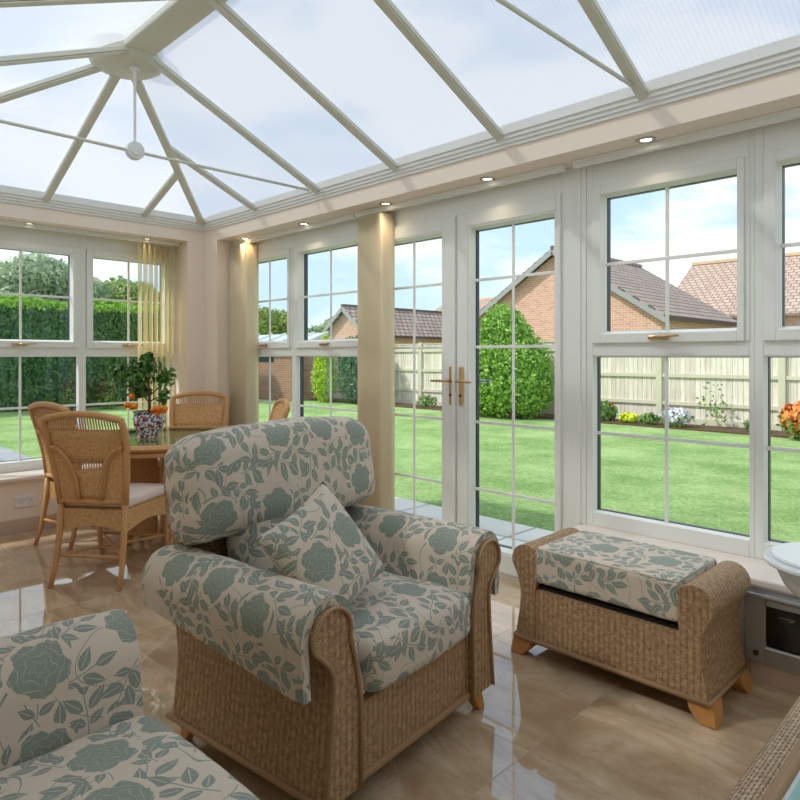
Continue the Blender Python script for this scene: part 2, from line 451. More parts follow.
        if weld or fixn:
            bm = bmesh.new(); bm.from_mesh(me)
            if weld: bmesh.ops.remove_doubles(bm, verts=bm.verts, dist=1e-5)
            if fixn: bmesh.ops.recalc_face_normals(bm, faces=bm.faces)
            bm.to_mesh(me); bm.free()
        if smooth:
            for p in me.polygons: p.use_smooth = True
        me.materials.append(M[mat] if isinstance(mat, str) else mat)
        o = bpy.data.objects.new(name, me); COL.objects.link(o)
        if parent: o.parent = parent
        if loc: o.location = loc
        if rot: o.rotation_euler = rot
        if smooth == 'auto' or bevel:
            pass
        if bevel:
            md = o.modifiers.new('bevel', 'BEVEL'); md.width = bevel; md.segments = 2; md.limit_method = 'ANGLE'; md.angle_limit = R(40)
        if sub:
            md = o.modifiers.new('sub', 'SUBSURF'); md.levels = md.render_levels = sub
        return o
def sharp_smooth(o, ang=40):
    me = o.data
    bm = bmesh.new(); bm.from_mesh(me)
    for e in bm.edges:
        if len(e.link_faces) == 2 and e.calc_face_angle(0) > R(ang): e.smooth = False
    for f in bm.faces: f.smooth = True
    bm.to_mesh(me); bm.free(); return o

def thing(name, label, cat, loc=(0, 0, 0), rz=0, group=None):
    o = bpy.data.objects.new(name, None); COL.objects.link(o); o.location = loc; o.rotation_euler = (0, 0, rz)
    o.empty_display_size = .1
    o['label'] = label; o['category'] = cat
    if group: o['group'] = group
    return o
def tag(o, label, cat, group=None, kind=None):
    o['label'] = label; o['category'] = cat
    if group: o['group'] = group
    if kind: o['kind'] = kind
    return o
def struct(o, label=None, cat=None):
    o['kind'] = 'structure'
    if label: o['label'] = label
    if cat: o['category'] = cat
    return o
def sempty(name, loc=(0, 0, 0), rz=0):
    o = bpy.data.objects.new(name, None); COL.objects.link(o); o.location = loc; o.rotation_euler = (0, 0, rz); o['kind'] = 'structure'; return o
def dup(o, loc=None, rz=None, label=None, parent=None, group=None):
    r = o.copy(); COL.objects.link(r)
    if parent is not None: r.parent = parent
    if loc is not None: r.location = loc
    if rz is not None: r.rotation_euler = (0, 0, rz)
    if label: r['label'] = label
    if group: r['group'] = group
    for ch in list(o.children): dup(ch, parent=r)
    return r

def rbox(w, d, h, r, n=8, rn=3):
    """rounded box centred at origin; uv by face"""
    mb = MB(); H = Vector((w/2, d/2, h/2))
    def ticks(half):
        t = [-half+r*(1-math.cos(i/rn*PI/2)) for i in range(rn)]
        inner = [(-half+r)+(2*(half-r))*i/n for i in range(n+1)]
        return t+inner+[-q for q in t[::-1]]
    for ax in range(3):
        a, b = [(1, 2), (2, 0), (0, 1)][ax]
        ta, tb = ticks(H[a]), ticks(H[b])
        for sg in (-1, 1):
            P = []; U = []
            for p in ta:
                row = []; ur = []
                for q in tb:
                    v = Vector((0, 0, 0)); v[ax] = sg*H[ax]; v[a] = p; v[b] = q
                    core = Vector([max(-(H[i]-r), min(H[i]-r, v[i])) for i in range(3)])
                    dd = v-core; v2 = core+dd.normalized()*r
                    row.append(v2)
                    ur.append({0: (q if a == 2 else p, q) if 0 else (v2.y+5.3*sg, v2.z), 1: (v2.x+3.1*sg, v2.z+2.), 2: (v2.x+.7, v2.y+9+sg)}[ax])
                P.append(row); U.append(ur)
            mb.grid(P, U)
    return mb
def wrinkle(amp, sc, seed=0):
    def f(p):
        q = noise.noise(Vector((p.x*sc+seed, p.y*sc, p.z*sc)))*amp
        n = p.normalized() if p.length > 0 else Vector((0, 0, 1))
        return p+n*q
    return f

# ------------------------------------------------------------------ room dimensions
WA, WB = 2.86, -5.35           # inner faces of garden wall and left wall
FA, FB = 3.11, -5.60           # window frame planes
SILL, SOF, EAVE = .41, 2.315, 2.50
RIDGE_Y, RIDGE_Z, RIDGE_X = 1.545, 3.08, -3.80
NEAR_Y = .20
XR = 2.3                        # right end of the room
GZ = -.18                       # lawn level

# floor
f = MB().box((WB-.3, -3.2, -.12), (XR+.1, WA+.28, 0)).build('floor', 'floor'); struct(f)
# dwarf walls
w = MB().box((WB-.30, WA, -.3), (-3.42, WA+.30, SILL-.03)).box((-1.74, WA, -.3), (XR, WA+.30, SILL-.03))
w.box((WB-.30, WA, 0), (-5.126, WA+.30, SOF))             # corner pier
struct(w.build('wall_garden', 'plaster'))
w = MB().box((WB-.30, -.1, -.3), (WB, WA, SILL-.03)).box((WB-.30, 2.70, SILL-.03), (WB, WA, SOF)).box((WB-.3, -.1, SILL-.03), (WB, .12, SOF))
struct(w.build('wall_left', 'plaster'))
w = MB().box((WB, -.1, 0), (-2.7, NEAR_Y-.02, 2.5)); struct(w.build('wall_near', 'plaster'))
w = MB().box((XR, -3.2, 0), (XR+.15, WA+.3, 3.2)); struct(w.build('wall_right', 'plaster'))
w = MB().box((-2.85, -3.35, 0), (XR, -3.2, .5)).box((-2.85, -3.35, 2.2), (XR, -3.2, 2.5)).box((-2.85, -3.35, .5), (-2.4, -3.2, 2.2)).box((2.0, -3.35, .5), (XR, -3.2, 2.2)); struct(w.build('wall_back', 'plaster'))  # unseen back wall; its wide opening is added to let in fill light
w = MB().box((-2.85, -3.2, 0), (-2.7, -.1, 2.5)); struct(w.build('wall_inner_left', 'plaster'))
c = MB().box((-2.85, -3.35, 2.42), (XR+.1, NEAR_Y-.04, 2.5)); struct(c.build('ceiling_inner', 'ceilwhite'))
# skirting
b = MB().box((WB, .3, 0), (WB+.015, WA, .10)).build('baseboard_left', 'skirt', bevel=.004); struct(b)
b = MB().box((-1.74, WA-.015, 0), (XR, WA, .10)).box((WB, WA-.015, 0), (-3.42, WA, .10)).build('baseboard_garden', 'skirt', bevel=.004); struct(b)
# sills
b = MB().box((-1.74, WA-.035, SILL-.03), (XR, FA+.01, SILL)).box((-5.126, WA-.035, SILL-.03), (-3.42, FA+.01, SILL)).build('trim_1', 'sill', bevel=.008); struct(b)
b = MB().box((FB-.01, .12, SILL-.03), (WB+.035, 2.70, SILL)).build('trim_2', 'sill', bevel=.008); struct(b)
# ring beams with soffit
bm_ = MB().box((WB-.35, WA, SOF), (XR, WA+.42, EAVE)).box((WB-.35, -.1, SOF), (WB, WA+.01, EAVE)).box((WB, NEAR_Y-.4, SOF+.03), (XR, NEAR_Y-.04, EAVE+.02))
struct(bm_.build('trim_3', 'plaster'))
# stepped cornice
def cornice_profile(): return [(0, 2.418), (.012, 2.418), (.012, 2.432), (.022, 2.438), (.022, 2.452), (.032, 2.458), (.032, 2.474), (.042, 2.480), (.042, 2.532), (0, 2.532)]
def cornice(side):
    mb = MB(); P = cornice_profile(); n = len(P)
    if side == 'garden': A = [(WB+d, WA-d, z) for d, z in P]; B = [(XR, WA-d, z) for d, z in P]
    elif side == 'left': A = [(WB+d, NEAR_Y+d-.04, z) for d, z in P]; B = [(WB+d, WA-d, z) for d, z in P]
    else: A = [(WB+d, NEAR_Y+d-.04, z) for d, z in P]; B = [(XR, NEAR_Y+d-.04, z) for d, z in P]
    mb.add(A+B, [(i, (i+1) % n, n+(i+1) % n, n+i) for i in range(n)]+[tuple(range(n)), tuple(range(n, 2*n))])
    return mb
for i, sd in enumerate(('garden', 'left', 'near')): struct(cornice(sd).build('trim_%d' % (4+i), 'cornice'))

# ------------------------------------------------------------------ roof
roof = sempty('ceiling')
def slopeA(x, y): return EAVE+(WA-.03-y)/(WA-.03-RIDGE_Y)*(RIDGE_Z-EAVE)
EX, EY, NY = WB+.02, WA-.03, NEAR_Y
def hip_y(x, side=1):
    k = min(1, max(0, (x-EX)/(RIDGE_X-EX))); return (EY+(RIDGE_Y-EY)*k) if side == 1 else (NY+(RIDGE_Y-NY)*k)
xs = [-4.47, -3.66, -2.87, -2.07, -1.28, -.49, .30, 1.09, 1.88]
def rafter(a, b, w=.054, h=.026):
    mb = MB(); a, b = Vector(a), Vector(b); d = b-a
    mb.bar(a, b, w, h); mb.bar(a-Vector((0, 0, h/2+.007)), b-Vector((0, 0, h/2+.007)), w*.86, .008)
    return mb.build('rafter', 'upvc_roof', roof, bevel=.006)
E0 = Vector((0, 0, -.02))
for x in xs:
    for sd, ey in ((1, EY), (-1, NY)):
        ty = hip_y(x, sd); zt = EAVE+abs(ty-ey)/abs(RIDGE_Y-ey)*(RIDGE_Z-EAVE)
        rafter(Vector((x, ey, EAVE))+E0, Vector((x, ty, zt))+E0)
HUB = Vector((RIDGE_X-.025, RIDGE_Y, RIDGE_Z))
for ey in (EY, NY): rafter(Vector((EX, ey, EAVE))+E0, HUB+E0, .056, .028)
for y in (2.30, 1.55, .80):
    if abs(y-1.55) < .01: rafter(Vector((EX, y, EAVE))+E0, HUB+E0)
    else:
        ey = EY if y > 1.57 else NY
        k = (y-ey)/(RIDGE_Y-ey); p = Vector((EX+(RIDGE_X-EX)*k, y, EAVE+(RIDGE_Z-EAVE)*k)); rafter(Vector((EX, y, EAVE))+E0, p+E0)
def panel(poly, uaxis):
    mb = MB(); T = Vector((0, 0, .022)); n = len(poly); P = [Vector(p) for p in poly]
    U = [(p[uaxis], p[1-uaxis]) for p in P]
    mb.add([p+T for p in P], [tuple(range(n))], [U])
    o = mb.build('roof_panel', 'panel', roof, fixn=False)
    md = o.modifiers.new('thick', 'SOLIDIFY'); md.thickness = .016; md.offset = 0
    o.modifiers.remove(md)
    return o
ed = [EX]+xs+[XR]
for i in range(len(ed)-1):
    a, b = ed[i], ed[i+1]
    for sd, ey in ((1, EY), (-1, NY)):
        pts = [(a, ey), (b, ey)]
        pts.append((b, hip_y(b, sd)))
        if a < RIDGE_X < b: pts.append((RIDGE_X, RIDGE_Y))
        if a > EX: pts.append((a, hip_y(a, sd)))
        panel([(x, y, EAVE+abs(y-ey)/abs(RIDGE_Y-ey)*(RIDGE_Z-EAVE)) for x, y in pts], 0)
ys = [NY, .80, 1.55, 2.30, EY]
def hipx(y):
    ey = EY if y > RIDGE_Y else NY
    return EX+(RIDGE_X-EX)*(y-ey)/(RIDGE_Y-ey)
for a, b in zip(ys[:-1], ys[1:]):
    pts = [(EX, a), (EX, b)]
    if b < EY-.01: pts.append((min(hipx(b), RIDGE_X), b))
    if a > NY+.01: pts.append((min(hipx(a), RIDGE_X), a))
    panel([(x, y, EAVE+(x-EX)/(RIDGE_X-EX)*(RIDGE_Z-EAVE)) for x, y in pts], 1)
rb = MB().box((RIDGE_X-.02, RIDGE_Y-.09, RIDGE_Z-.05), (XR, RIDGE_Y+.09, RIDGE_Z+.03)).build('ridge_beam', 'upvc_roof', roof, bevel=.012)
hub = MB().lathe([(0, -.100), (.10, -.098), (.165, -.088), (.198, -.068), (.206, -.045), (.206, .02), (0, .02)], tuple(HUB), 40).build('ridge_boss', 'upvc_roof', roof); sharp_smooth(hub, 50)
# tie rods
def tie(x, label):
    t = thing('tie_rod', label, 'tie rod', (x, RIDGE_Y+.02, 2.495), 0, 'white tie rods across the roof')
    y0, y1 = NY+.045-RIDGE_Y-.02, EY-.015-RIDGE_Y-.02
    o = MB().tube([(0, y0, 0), (0, 0, -.004), (0, y1, 0)], .009, 10).build('rod', 'upvc_roof', t, smooth=True)
    o = MB().cyl((-.022, 0, 0), .052, .044, 28, axis='x').cyl((-.03, 0, 0), .034, .06, 28, axis='x').build('disc', 'cornice', t, bevel=.006)
    o = MB().cyl((0, 0, .05), .0085, RIDGE_Z-.095-2.495-.05, 12).build('hanger', 'cornice', t)
    o = MB().lathe([(0, .465), (.022, .465), (.028, .478), (.02, .49), (0, .49)], (0, 0, 0), 20).build('hanger_collar', 'cornice', t)
    return t
tie(-3.75, 'thin white tie rod with hanging round disc below the roof boss')
tie(-1.29, 'thin white tie rod crossing the roof near the top right')

# ------------------------------------------------------------------ windows and doors
def ringbox(mb, x0, x1, z0, z1, w, y0, y1, wb=None, wt=None):
    wb = w if wb is None else wb; wt = w if wt is None else wt
    mb.box((x0, y0, z0), (x0+w, y1, z1)); mb.box((x1-w, y0, z0), (x1, y1, z1))
    mb.box((x0+w, y0, z0), (x1-w, y1, z0+wb)); mb.box((x0+w, y0, z1-wt), (x1-w, y1, z1)); return mb
def bevel_ring(mb, x0, x1, z0, z1, w, y0, y1):
    """glazing bead sloping towards the glass"""
    o = [(x0, z0), (x1, z0), (x1, z1), (x0, z1)]; i = [(x0+w, z0+w), (x1-w, z0+w), (x1-w, z1-w), (x0+w, z1-w)]
    V = [(a, y0, c) for a, c in o]+[(a, y1, c) for a, c in i]
    mb.add(V, [(k, (k+1) % 4, 4+(k+1) % 4, 4+k) for k in range(4)]); return mb
def glazed(root, x0, x1, z0, z1, nx, zb, yg=.035, bw=.017, xb=None):
    MB().box((x0-.01, yg, z0-.01), (x1+.01, yg+.006, z1+.01)).build('pane', 'glass', root)
    mb = MB()
    for k in range(1, nx): 
        x = x0+(x1-x0)*k/nx; mb.box((x-bw/2, yg-.011, z0), (x+bw/2, yg-.002, z1))
    for z in zb: mb.box((x0, yg-.012, z-bw/2), (x1, yg-.003, z+bw/2))
    mb.build('glazing_bar', 'upvc', root, bevel=.002)
    ringbox(MB(), x0-.012, x1+.012, z0-.012, z1+.012, .0135, yg+.007, yg+.034).build('reveal_shade', 'shade_and_pane', root)  # dark ring: shade on the outer frame reveal put into the colour
def wedge(mb, x0, x1, z0, z1, w, y, d):
    bevel_ring(mb, x0-w, x1+w, z0-w, z1+w, w, y, y+d)
def winhandle(root, x, z, yin, sgn=1):
    h = MB().box((-.05, -.018, -.010), (.05, 0, .010)).build('handle', 'brass', root, bevel=.004, loc=(x, yin, z))
    MB().tube([(0, -.018, 0), (0, -.04, 0), (sgn*.03, -.046, .002), (sgn*.11, -.046, .007)], [.009, .009, .008, .005], 10).build('lever', 'brass', h, smooth=True)
nwin = [0]
def casement(loc, rz, W, gl=.036, handle=1):
    """frame 0..W, sill to soffit"""
    nwin[0] += 1; root = sempty('window_%d' % nwin[0], loc, rz)
    z0, zt = 0, SOF-SILL; lg0, lg1 = .074, .89; s0, s1 = .962, 1.77
    mb = MB(); mb.box((0, 0, 0), (gl, .07, zt)).box((W-gl+.014, 0, 0), (W, .07, zt)).box((gl, 0, 0), (W-gl+.014, .07, lg0)).box((gl, 0, lg1), (W-gl+.014, .07, s0)).box((gl, 0, s1), (W-gl+.014, .07, zt))
    mb.build('frame', 'upvc', root, bevel=.004)
    a = .038
    mb = MB(); mb.box((a, -.018, s0-.006), (a+.05, .05, s1+.004)).box((W-a-.030, -.018, s0-.006), (W-a+.0, .05, s1+.004)).box((W-a-.001, -.006, s0-.006), (W-a+.020, .05, s1+.004)).box((a+.05, -.018, s0-.006), (W-a-.030, .05, s0+.044)).box((a+.05, -.018, s1-.046), (W-a-.030, .05, s1+.004)); 
    sash = mb.build('sash', 'upvc', root, bevel=.004)
    b = MB(); wedge(b, a+.062, W-a-.042, s0+.056, s1-.058, .014, -.012, .045); b.build('glazing_bead', 'upvc', root, fixn=False)
    b = MB(); wedge(b, gl+.008, W-gl+.006, lg0+.006, lg1-.006, .012, .004, .030); b.build('glazing_bead', 'upvc', root, fixn=False)
    gx0, gx1 = a+.062, W-a-.042
    glazed(root, gx0, gx1, s0+.056, s1-.058, 2, [(s0+s1)/2])
    glazed(root, gl+.008, W-gl+.006, lg0+.006, lg1-.006, 2, [lg0+(lg1-lg0)*.505])
    winhandle(root, W/2-.01, s0+.018, -.018)
    return root
Abays = [(-5.126, -4.34), (-4.34, -3.46), (-1.715, -.9035), (-.9035, -.05), (-.05, .8), (.8, 1.65), (1.65, XR)]
for a, b in Abays: casement((a, FA, SILL), 0, b-a)
for a, b in [(.12, 1.0), (1.0, 1.897), (1.897, 2.67)]: casement((FB, a, SILL), R(90), b-a)
# coupling posts
struct(MB().box((-1.79, FA-.006, SILL), (-1.715, FA+.07, SOF)).box((-1.762, FA-.014, SILL), (-1.742, FA, SOF)).box((-3.46, FA-.004, 0), (-3.40, FA+.07, SOF)).box((FB-.07, 2.67, SILL), (FB+.004, 2.71, SOF)).box((-1.79, FA-.006, 0), (-1.735, FA+.07, SILL)).build('trim_7', 'upvc', bevel=.004))
# french door
door = sempty('door_1', (-3.40, FA, 0))
DW = 1.61; mb = MB(); mb.box((0, 0, 0), (.075, .07, SOF)).box((DW-.075, 0, 0), (DW, .07, SOF)).box((.075, 0, 2.178), (DW-.075, .07, SOF)).box((.075, 0, 0), (DW-.075, .07, .03))
mb.build('frame', 'upvc', door, bevel=.004)
def leaf(x0, x1, side, g0, g1):
    lf = bpy.data.objects.new('door_leaf', None)
    mb = MB(); mb.box((x0, -.018, .03), (g0-.024, .05, 2.182)).box((g1+.024, -.018, .03), (x1, .05, 2.182)).box((g0-.024, -.018, .03), (g1+.024, .05, .141)).box((g0-.024, -.018, 2.096), (g1+.024, .05, 2.182)); lf = mb.build('door_leaf', 'upvc', door, bevel=.004)
    b = MB(); ringbox(b, g0-.025, g1+.025, .14, 2.097, .012, -.012, .03); b.build('glazing_bead', 'upvc', lf, bevel=.003)
    b = MB(); wedge(b, g0, g1, .165, 2.072, .014, -.008, .042); b.build('glazing_bead', 'upvc', lf, fixn=False)
    glazed(lf, g0, g1, .165, 2.072, 2, [.485, .895, 1.355, 1.765])
    hx = x1-.038 if side < 0 else x0+.038
    hn = MB().box((-.016, -.012, -.12), (.016, 0, .12)).build('handle', 'brass', lf, bevel=.007, loc=(hx, -.018, 1.115))
    MB().tube([(0, -.012, .03), (0, -.055, .03), (side*.02, -.062, .03), (side*.12, -.062, .028)], [.009, .009, .009, .007], 10).build('lever', 'brass', hn, smooth=True)
    MB().cyl((0, -.016, -.06), .008, .006, 14, axis='y').build('keyhole', 'dark', hn)
    ho = MB().box((-.016, .05, -.12), (.016, .062, .12)).tube([(0, .062, .03), (0, .11, .03), (side*.02, .115, .03), (side*.12, .115, .028)], .009, 10).build('outer_handle', 'chrome', lf, loc=(hx, 0, 1.115))
    return lf
leaf(.077, .805, -1, .131, .665); leaf(.809, 1.537, 1, .916, 1.485)
MB().box((.775, -.032, .05), (.803, -.018, 2.17)).build('meeting_strip', 'upvc', door, bevel=.004)

# ------------------------------------------------------------------ downlights
dls = [(-1.323, 2.955), (-2.258, 2.965), (-3.10, 2.965), (-4.02, 2.975), (-4.88, 2.985), (-5.49, 1.48), (-5.49, 2.39), (-.40, 2.955)]
places = ['above the large right window', 'over the french door, right of its meeting stiles', 'above the tall blind stack beside the door',
          'over the small window pair near the corner', 'nearest the room corner on the garden side', 'leftmost of all, above the left wall window', 'above the sheer blind on the left wall', '']
def mk_dl(i, x, y, label):
    t = thing('downlight', label, 'downlight', (x, y, SOF), 0, 'recessed soffit downlights')
    MB().lathe([(.026, -.002), (.034, -.007), (.043, -.005), (.045, 0), (.026, 0)], (0, 0, 0), 28).build('bezel', 'chrome', t, smooth=True)
    MB().lathe([(0, -.003), (.018, -.004), (.026, -.002)], (0, 0, 0), 24).build('lamp', 'bulb', t, smooth=True, fixn=False)
    ld = bpy.data.lights.new('downlight_lamp', 'SPOT'); ld.energy = 1.6; ld.color = (1, .8, .55); ld.spot_size = R(125); ld.spot_blend = 1; ld.shadow_soft_size = .03
    lo = bpy.data.objects.new('beam', ld); COL.objects.link(lo); lo.parent = t; lo.location = (0, 0, -.015)
for i, (x, y) in enumerate(dls[:7]): mk_dl(i, x, y, 'small round recessed downlight in the soffit '+places[i])

# ------------------------------------------------------------------ blinds
def blind(name, label, loc, rz, L_, slats, zbot, mat, ang, railmat='upvc', dy=0):
    """local x along rail, slats list of x positions"""
    t = thing(name, label, 'blind', loc, rz, 'vertical blinds at the windows')
    MB().box((0, -.018, -.034), (L_, .018, -.012)).box((0, -.024, -.016), (L_, .024, -.0)).build('headrail', railmat, t, bevel=.003)
    for x in slats:
        a = ang+random.uniform(-.05, .05); w = .0625
        P = []; U = []
        zt = -.048
        for zz in (zt, zbot):
            row = []; ur = []
            for k in range(5):
                s = -1+k/2; bow = .006*(1-s*s)
                row.append((x+math.cos(a)*s*w-math.sin(a)*bow, math.sin(a)*s*w+math.cos(a)*bow+dy, zz)); ur.append((s*w, zz))
            P.append(row); U.append(ur)
        mb = MB().grid(P, U); o = mb.build('slat', mat, t, smooth=True, fixn=False)
        md = o.modifiers.new('thick', 'SOLIDIFY'); md.thickness = .0012
    return t
ZR = SOF
blind('vertical_blind', 'beige vertical blind gathered at the corner end of the small window pair', (-5.12, 3.03, ZR), 0, 1.64, [.03+i*.018 for i in range(15)], -1.86, 'slat', R(82))
blind('vertical_blind', 'tall beige vertical blind drawn to the left of the french door', (-3.46, 3.03, ZR), 0, 1.66, [.085+i*.016 for i in range(15)], -2.20, 'slat', R(82))
blind('vertical_blind', 'vertical blind headrail above the large right hand windows', (-1.74, 3.03, ZR), 0, 3.9, [3.85-i*.016 for i in range(6)], -1.86, 'slat', R(82))
blind('vertical_blind', 'sheer pale yellow vertical blind at the right end of the left wall windows', (-5.50, .12, ZR), R(90), 2.57, [2.22+i*.048 for i in range(7)], -1.86, 'sheer', R(50))

# double socket
sk = thing('wall_socket', 'white double power socket on the low wall left of the dining chairs', 'socket', (WB, 1.42, .225), R(90))
MB().box((-.073, -.010, -.043), (.073, 0, .043)).build('faceplate', 'cornice', sk, bevel=.004)
for s in (-1, 1):
    g = MB(); 
    for dx, dz, w, h in ((0, .012, .004, .009), (-.011, -.008, .008, .003), (.011, -.008, .008, .003)): g.box((s*.036+dx-w/2, -.0108, dz-h/2-.004), (s*.036+dx+w/2, -.0095, dz+h/2-.004))
    g.build('socket_holes', 'dark', sk)
    MB().box((s*.014-.005, -.0135, .012), (s*.014+.005, -.010, .028)).build('switch', 'cornice', sk, bevel=.001)

# ------------------------------------------------------------------ wicker lounge furniture
def arm_profile(sgn, top=.62, thick=.13, zb=.08, flare=.010, rr=.073):
    """(x,z) profile, x=0 at outer face going inwards; sgn flips"""
    P = [(thick, zb), (thick, .33), (thick-.012, .40), (thick-.028, top-.15)]
    cx, cz = .016, top-rr
    for k in range(15):
        a = R(-18+k*15.5); P.append((cx+rr*math.cos(a), cz+rr*math.sin(a)))
    x0, z0 = P[-1]
    for k in range(1, 6):
        t = k/6; P.append((x0+(.022-x0)*math.sin(t*PI/2), z0+(.42-z0)*t))
    for k in range(0, 7):
        t = k/6; P.append((.022+(-flare-.022)*t**1.2, .41+(zb-.41)*t))
    return [(sgn*p[0], p[1]) for p in P]
def foot(parent, x, y, sx, sy, h=.09, s=.055, mat='oak'):
    mb = MB(); a = s/2
    top = [(-a, -a, h), (a, -a, h), (a, a, h), (-a, a, h)]; q = a*.62; dx, dy = sx*.035, sy*.035
    bot = [(-q+dx, -q+dy, 0), (q+dx, -q+dy, 0), (q+dx, q+dy, 0), (-q+dx, q+dy, 0)]
    mid = [(x_*.95+dx*.35, y_*.95+dy*.35, h*.5) for x_, y_, _ in top]
    mb.add(bot+mid+top, [(3, 2, 1, 0), (8, 9, 10, 11)]+[(i, (i+1) % 4, 4+(i+1) % 4, 4+i) for i in range(4)]+[(4+i, 4+(i+1) % 4, 8+(i+1) % 4, 8+i) for i in range(4)])
    o = mb.build('leg', mat, parent, bevel=.006, loc=(x, y, 0)); return o

def lounge(name, label, cat, loc, rz, W, D, ncush=1, group=None, top=.62, backh=1.0):
    t = thing(name, label, cat, loc, rz, group)
    T = .13; hw, hd = W/2, D/2
    # wicker body: front panel, deck, back
    mb = MB()
    mb.box((-hw+T, hd-.05, .08), (hw-T, hd-.02, .30)); mb.box((-hw+T, -hd, .26), (hw-T, hd-.03, .29)); 
    mb.build('front_panel', 'wicker', t)
    rp = [( -hd-.0, .08), (-hd+.05, .08), (-hd+.05, .30), (-hd+.02, .60), (-hd-.045, backh-.1), (-hd-.075, backh-.085), (-hd-.10, backh-.10), (-hd-.10, backh-.14), (-hd-.06, .62), (-hd-.01, .30)]
    mb = MB(); n = len(rp); xs_ = [-hw+.03, hw-.03]
    arc = [0]
    for i in range(n): arc.append(arc[-1]+math.dist(rp[i], rp[(i+1) % n]))
    V = [(x, p[0], p[1]) for x in xs_ for p in rp]
    F = [(i, (i+1) % n, n+(i+1) % n, n+i) for i in range(n)]+[tuple(range(n))[::-1], tuple(range(n, 2*n))]
    U = [[(xs_[0], arc[i]), (xs_[0], arc[i+1]), (xs_[1], arc[i+1]), (xs_[1], arc[i])] for i in range(n)]+[[p for p in rp][::-1], [p for p in rp]]
    mb.add(V, F, U); o = mb.build('backrest', 'wicker', t); sharp_smooth(o, 50)
    # base trim
    MB().bar((-hw+T, hd-.015, .092), (hw-T, hd-.015, .092), .02, .022).build('base_trim', 'braid', t, bevel=.006)
    for sg in (-1, 1):
        P = [(p[0]+(-sg*hw if 1 else 0), p[1]) for p in arm_profile(sg, top)]
        # arm_profile positive x goes inwards for sgn=+1 measured from -hw
        mb = MB().prism(P, -hd+.02, hd, 6); arm = mb.build('arm', 'wicker', t); sharp_smooth(arm, 38)
        # braid round the front panel
        path = [(p[0], hd+.004, p[1]) for p in P[1:]]
        path = [(P[0][0], hd+.004, .30)]+path
        path = [(P[0][0], hd+.004, .08)]+path
        MB().tube(path, .007, 6).build('trim', 'braid', arm, smooth=True)
        q = P[-1]; MB().tube([(q[0], -hd, .09), (q[0], hd, .09)], .011, 6).build('trim', 'braid', arm, smooth=True)
        # padded cover over the arm
        prof = []; cz = top-.073; cx = -sg*hw+sg*.016
        inner = []; outer = []
        ro, ri = .110, .075
        def shell(r, zin, zout, ins, ybulge=0):
            pts = [(cx+sg*(r+.046*(1-k/5)**1.3), zin+(cz-zin)*k/5) for k in range(0, 5)]
            for k in range(17):
                a = R(0+k*11.25); pts.append((cx+sg*r*math.cos(a), cz+r*math.sin(a)))
            xo = cx-sg*r
            pts += [(xo+sg*.010*k/4, cz+(zout-cz)*k/4) for k in range(1, 5)]
            return pts
        N = 16; G = []; Gu = []
        for j in range(N+1):
            s = j/N; y = -hd-.05+(D+(.068 if ncush > 1 else .038))*s
            zo = .475-.080*s**1.2
            endk = 1-.20*(max(0, s-.90)/.10)**2-.28*(max(0, .07-s)/.07)**2
            r_out = ri+(ro-ri)*endk
            po = shell(r_out, .33, zo, 0); pi_ = shell(ri, .33, zo, 0)[::-1]
            ring = po+pi_
            dy_ = 0
            ring3 = []
            for ii, p in enumerate(ring):
                w_ = noise.noise(Vector((p[0]*9, y*9, p[1]*9)))*.006
                ring3.append((p[0]+(w_ if ii < len(po) else 0), y+.02*math.sin(s*PI)*0, p[1]+(w_ if ii < len(po) else 0)))
            a = [0]
            for q1, q2 in zip(ring[:-1], ring[1:]): a.append(a[-1]+math.dist(q1, q2))
            a.append(a[-1]+.03)
            G.append(ring3+[ring3[0]]); Gu.append([(q+sg*.31, y*1.0+.4) for q in a])
        mb = MB().grid(G, Gu)
        n_ = len(G[0])-1
        for row in (0, N):
            rr_ = G[row][:n_]; h = n_//2
            fs = []; us = []
            for k in range(h-1):
                fs.append((k, k+1, n_-2-k, n_-1-k)); us.append([(Gu[row][k][0], 0), (Gu[row][k+1][0], 0), (Gu[row][k+1][0], .03), (Gu[row][k][0], .03)])
            mb.add(rr_, fs, us)
        o = mb.build('arm_cover', 'floral', t, weld=True); sharp_smooth(o, 55)
    # seat cushions
    iw = (W-2*T-.05)/ncush
    for k in range(ncush):
        cxk = -hw+T+.025+iw*(k+.5); dd = D-.12
        mb = rbox(iw-.004, dd, .155, .045, 10, 4)
        def wf(p, iw=iw, dd=dd):
            a = 1-(2*p.x/iw)**2; b = 1-(2*p.y/dd)**2; z = p.z
            if z > 0: z += .035*max(0, a)**.6*max(0, b)**.5
            y = p.y + (.02*max(0, a)*(p.y > dd/2-.05))
            return Vector((p.x+noise.noise(p*7)*.003, y, z+noise.noise(p*8+Vector((3, 1, 2)))*.005))
        mb.warp(wf); o = mb.build('seat_cushion', 'floral', t, smooth=True, weld=True, loc=(cxk, hd-.03-dd/2+.055, .39), rot=(R(1.5), 0, 0))
        # lower back cushion
        mb = rbox(iw-.02, .15, .34, .06, 8, 3); mb.warp(lambda p: p+Vector((0, .03*max(0, 1-(2*p.x/iw)**2)*(p.y > 0), 0)))
        mb.build('back_cushion', 'floral', t, smooth=True, weld=True, loc=(cxk, -hd+.12, .60), rot=(R(12), 0, 0))
        # head cushion over the arms
        wW = (W+.01)/ncush if ncush > 1 else W+.055
        cxh = -hw-.005+wW*(k+.5) if ncush > 1 else -.012
        mb = rbox(wW, .22, .36, .085, 14, 5)
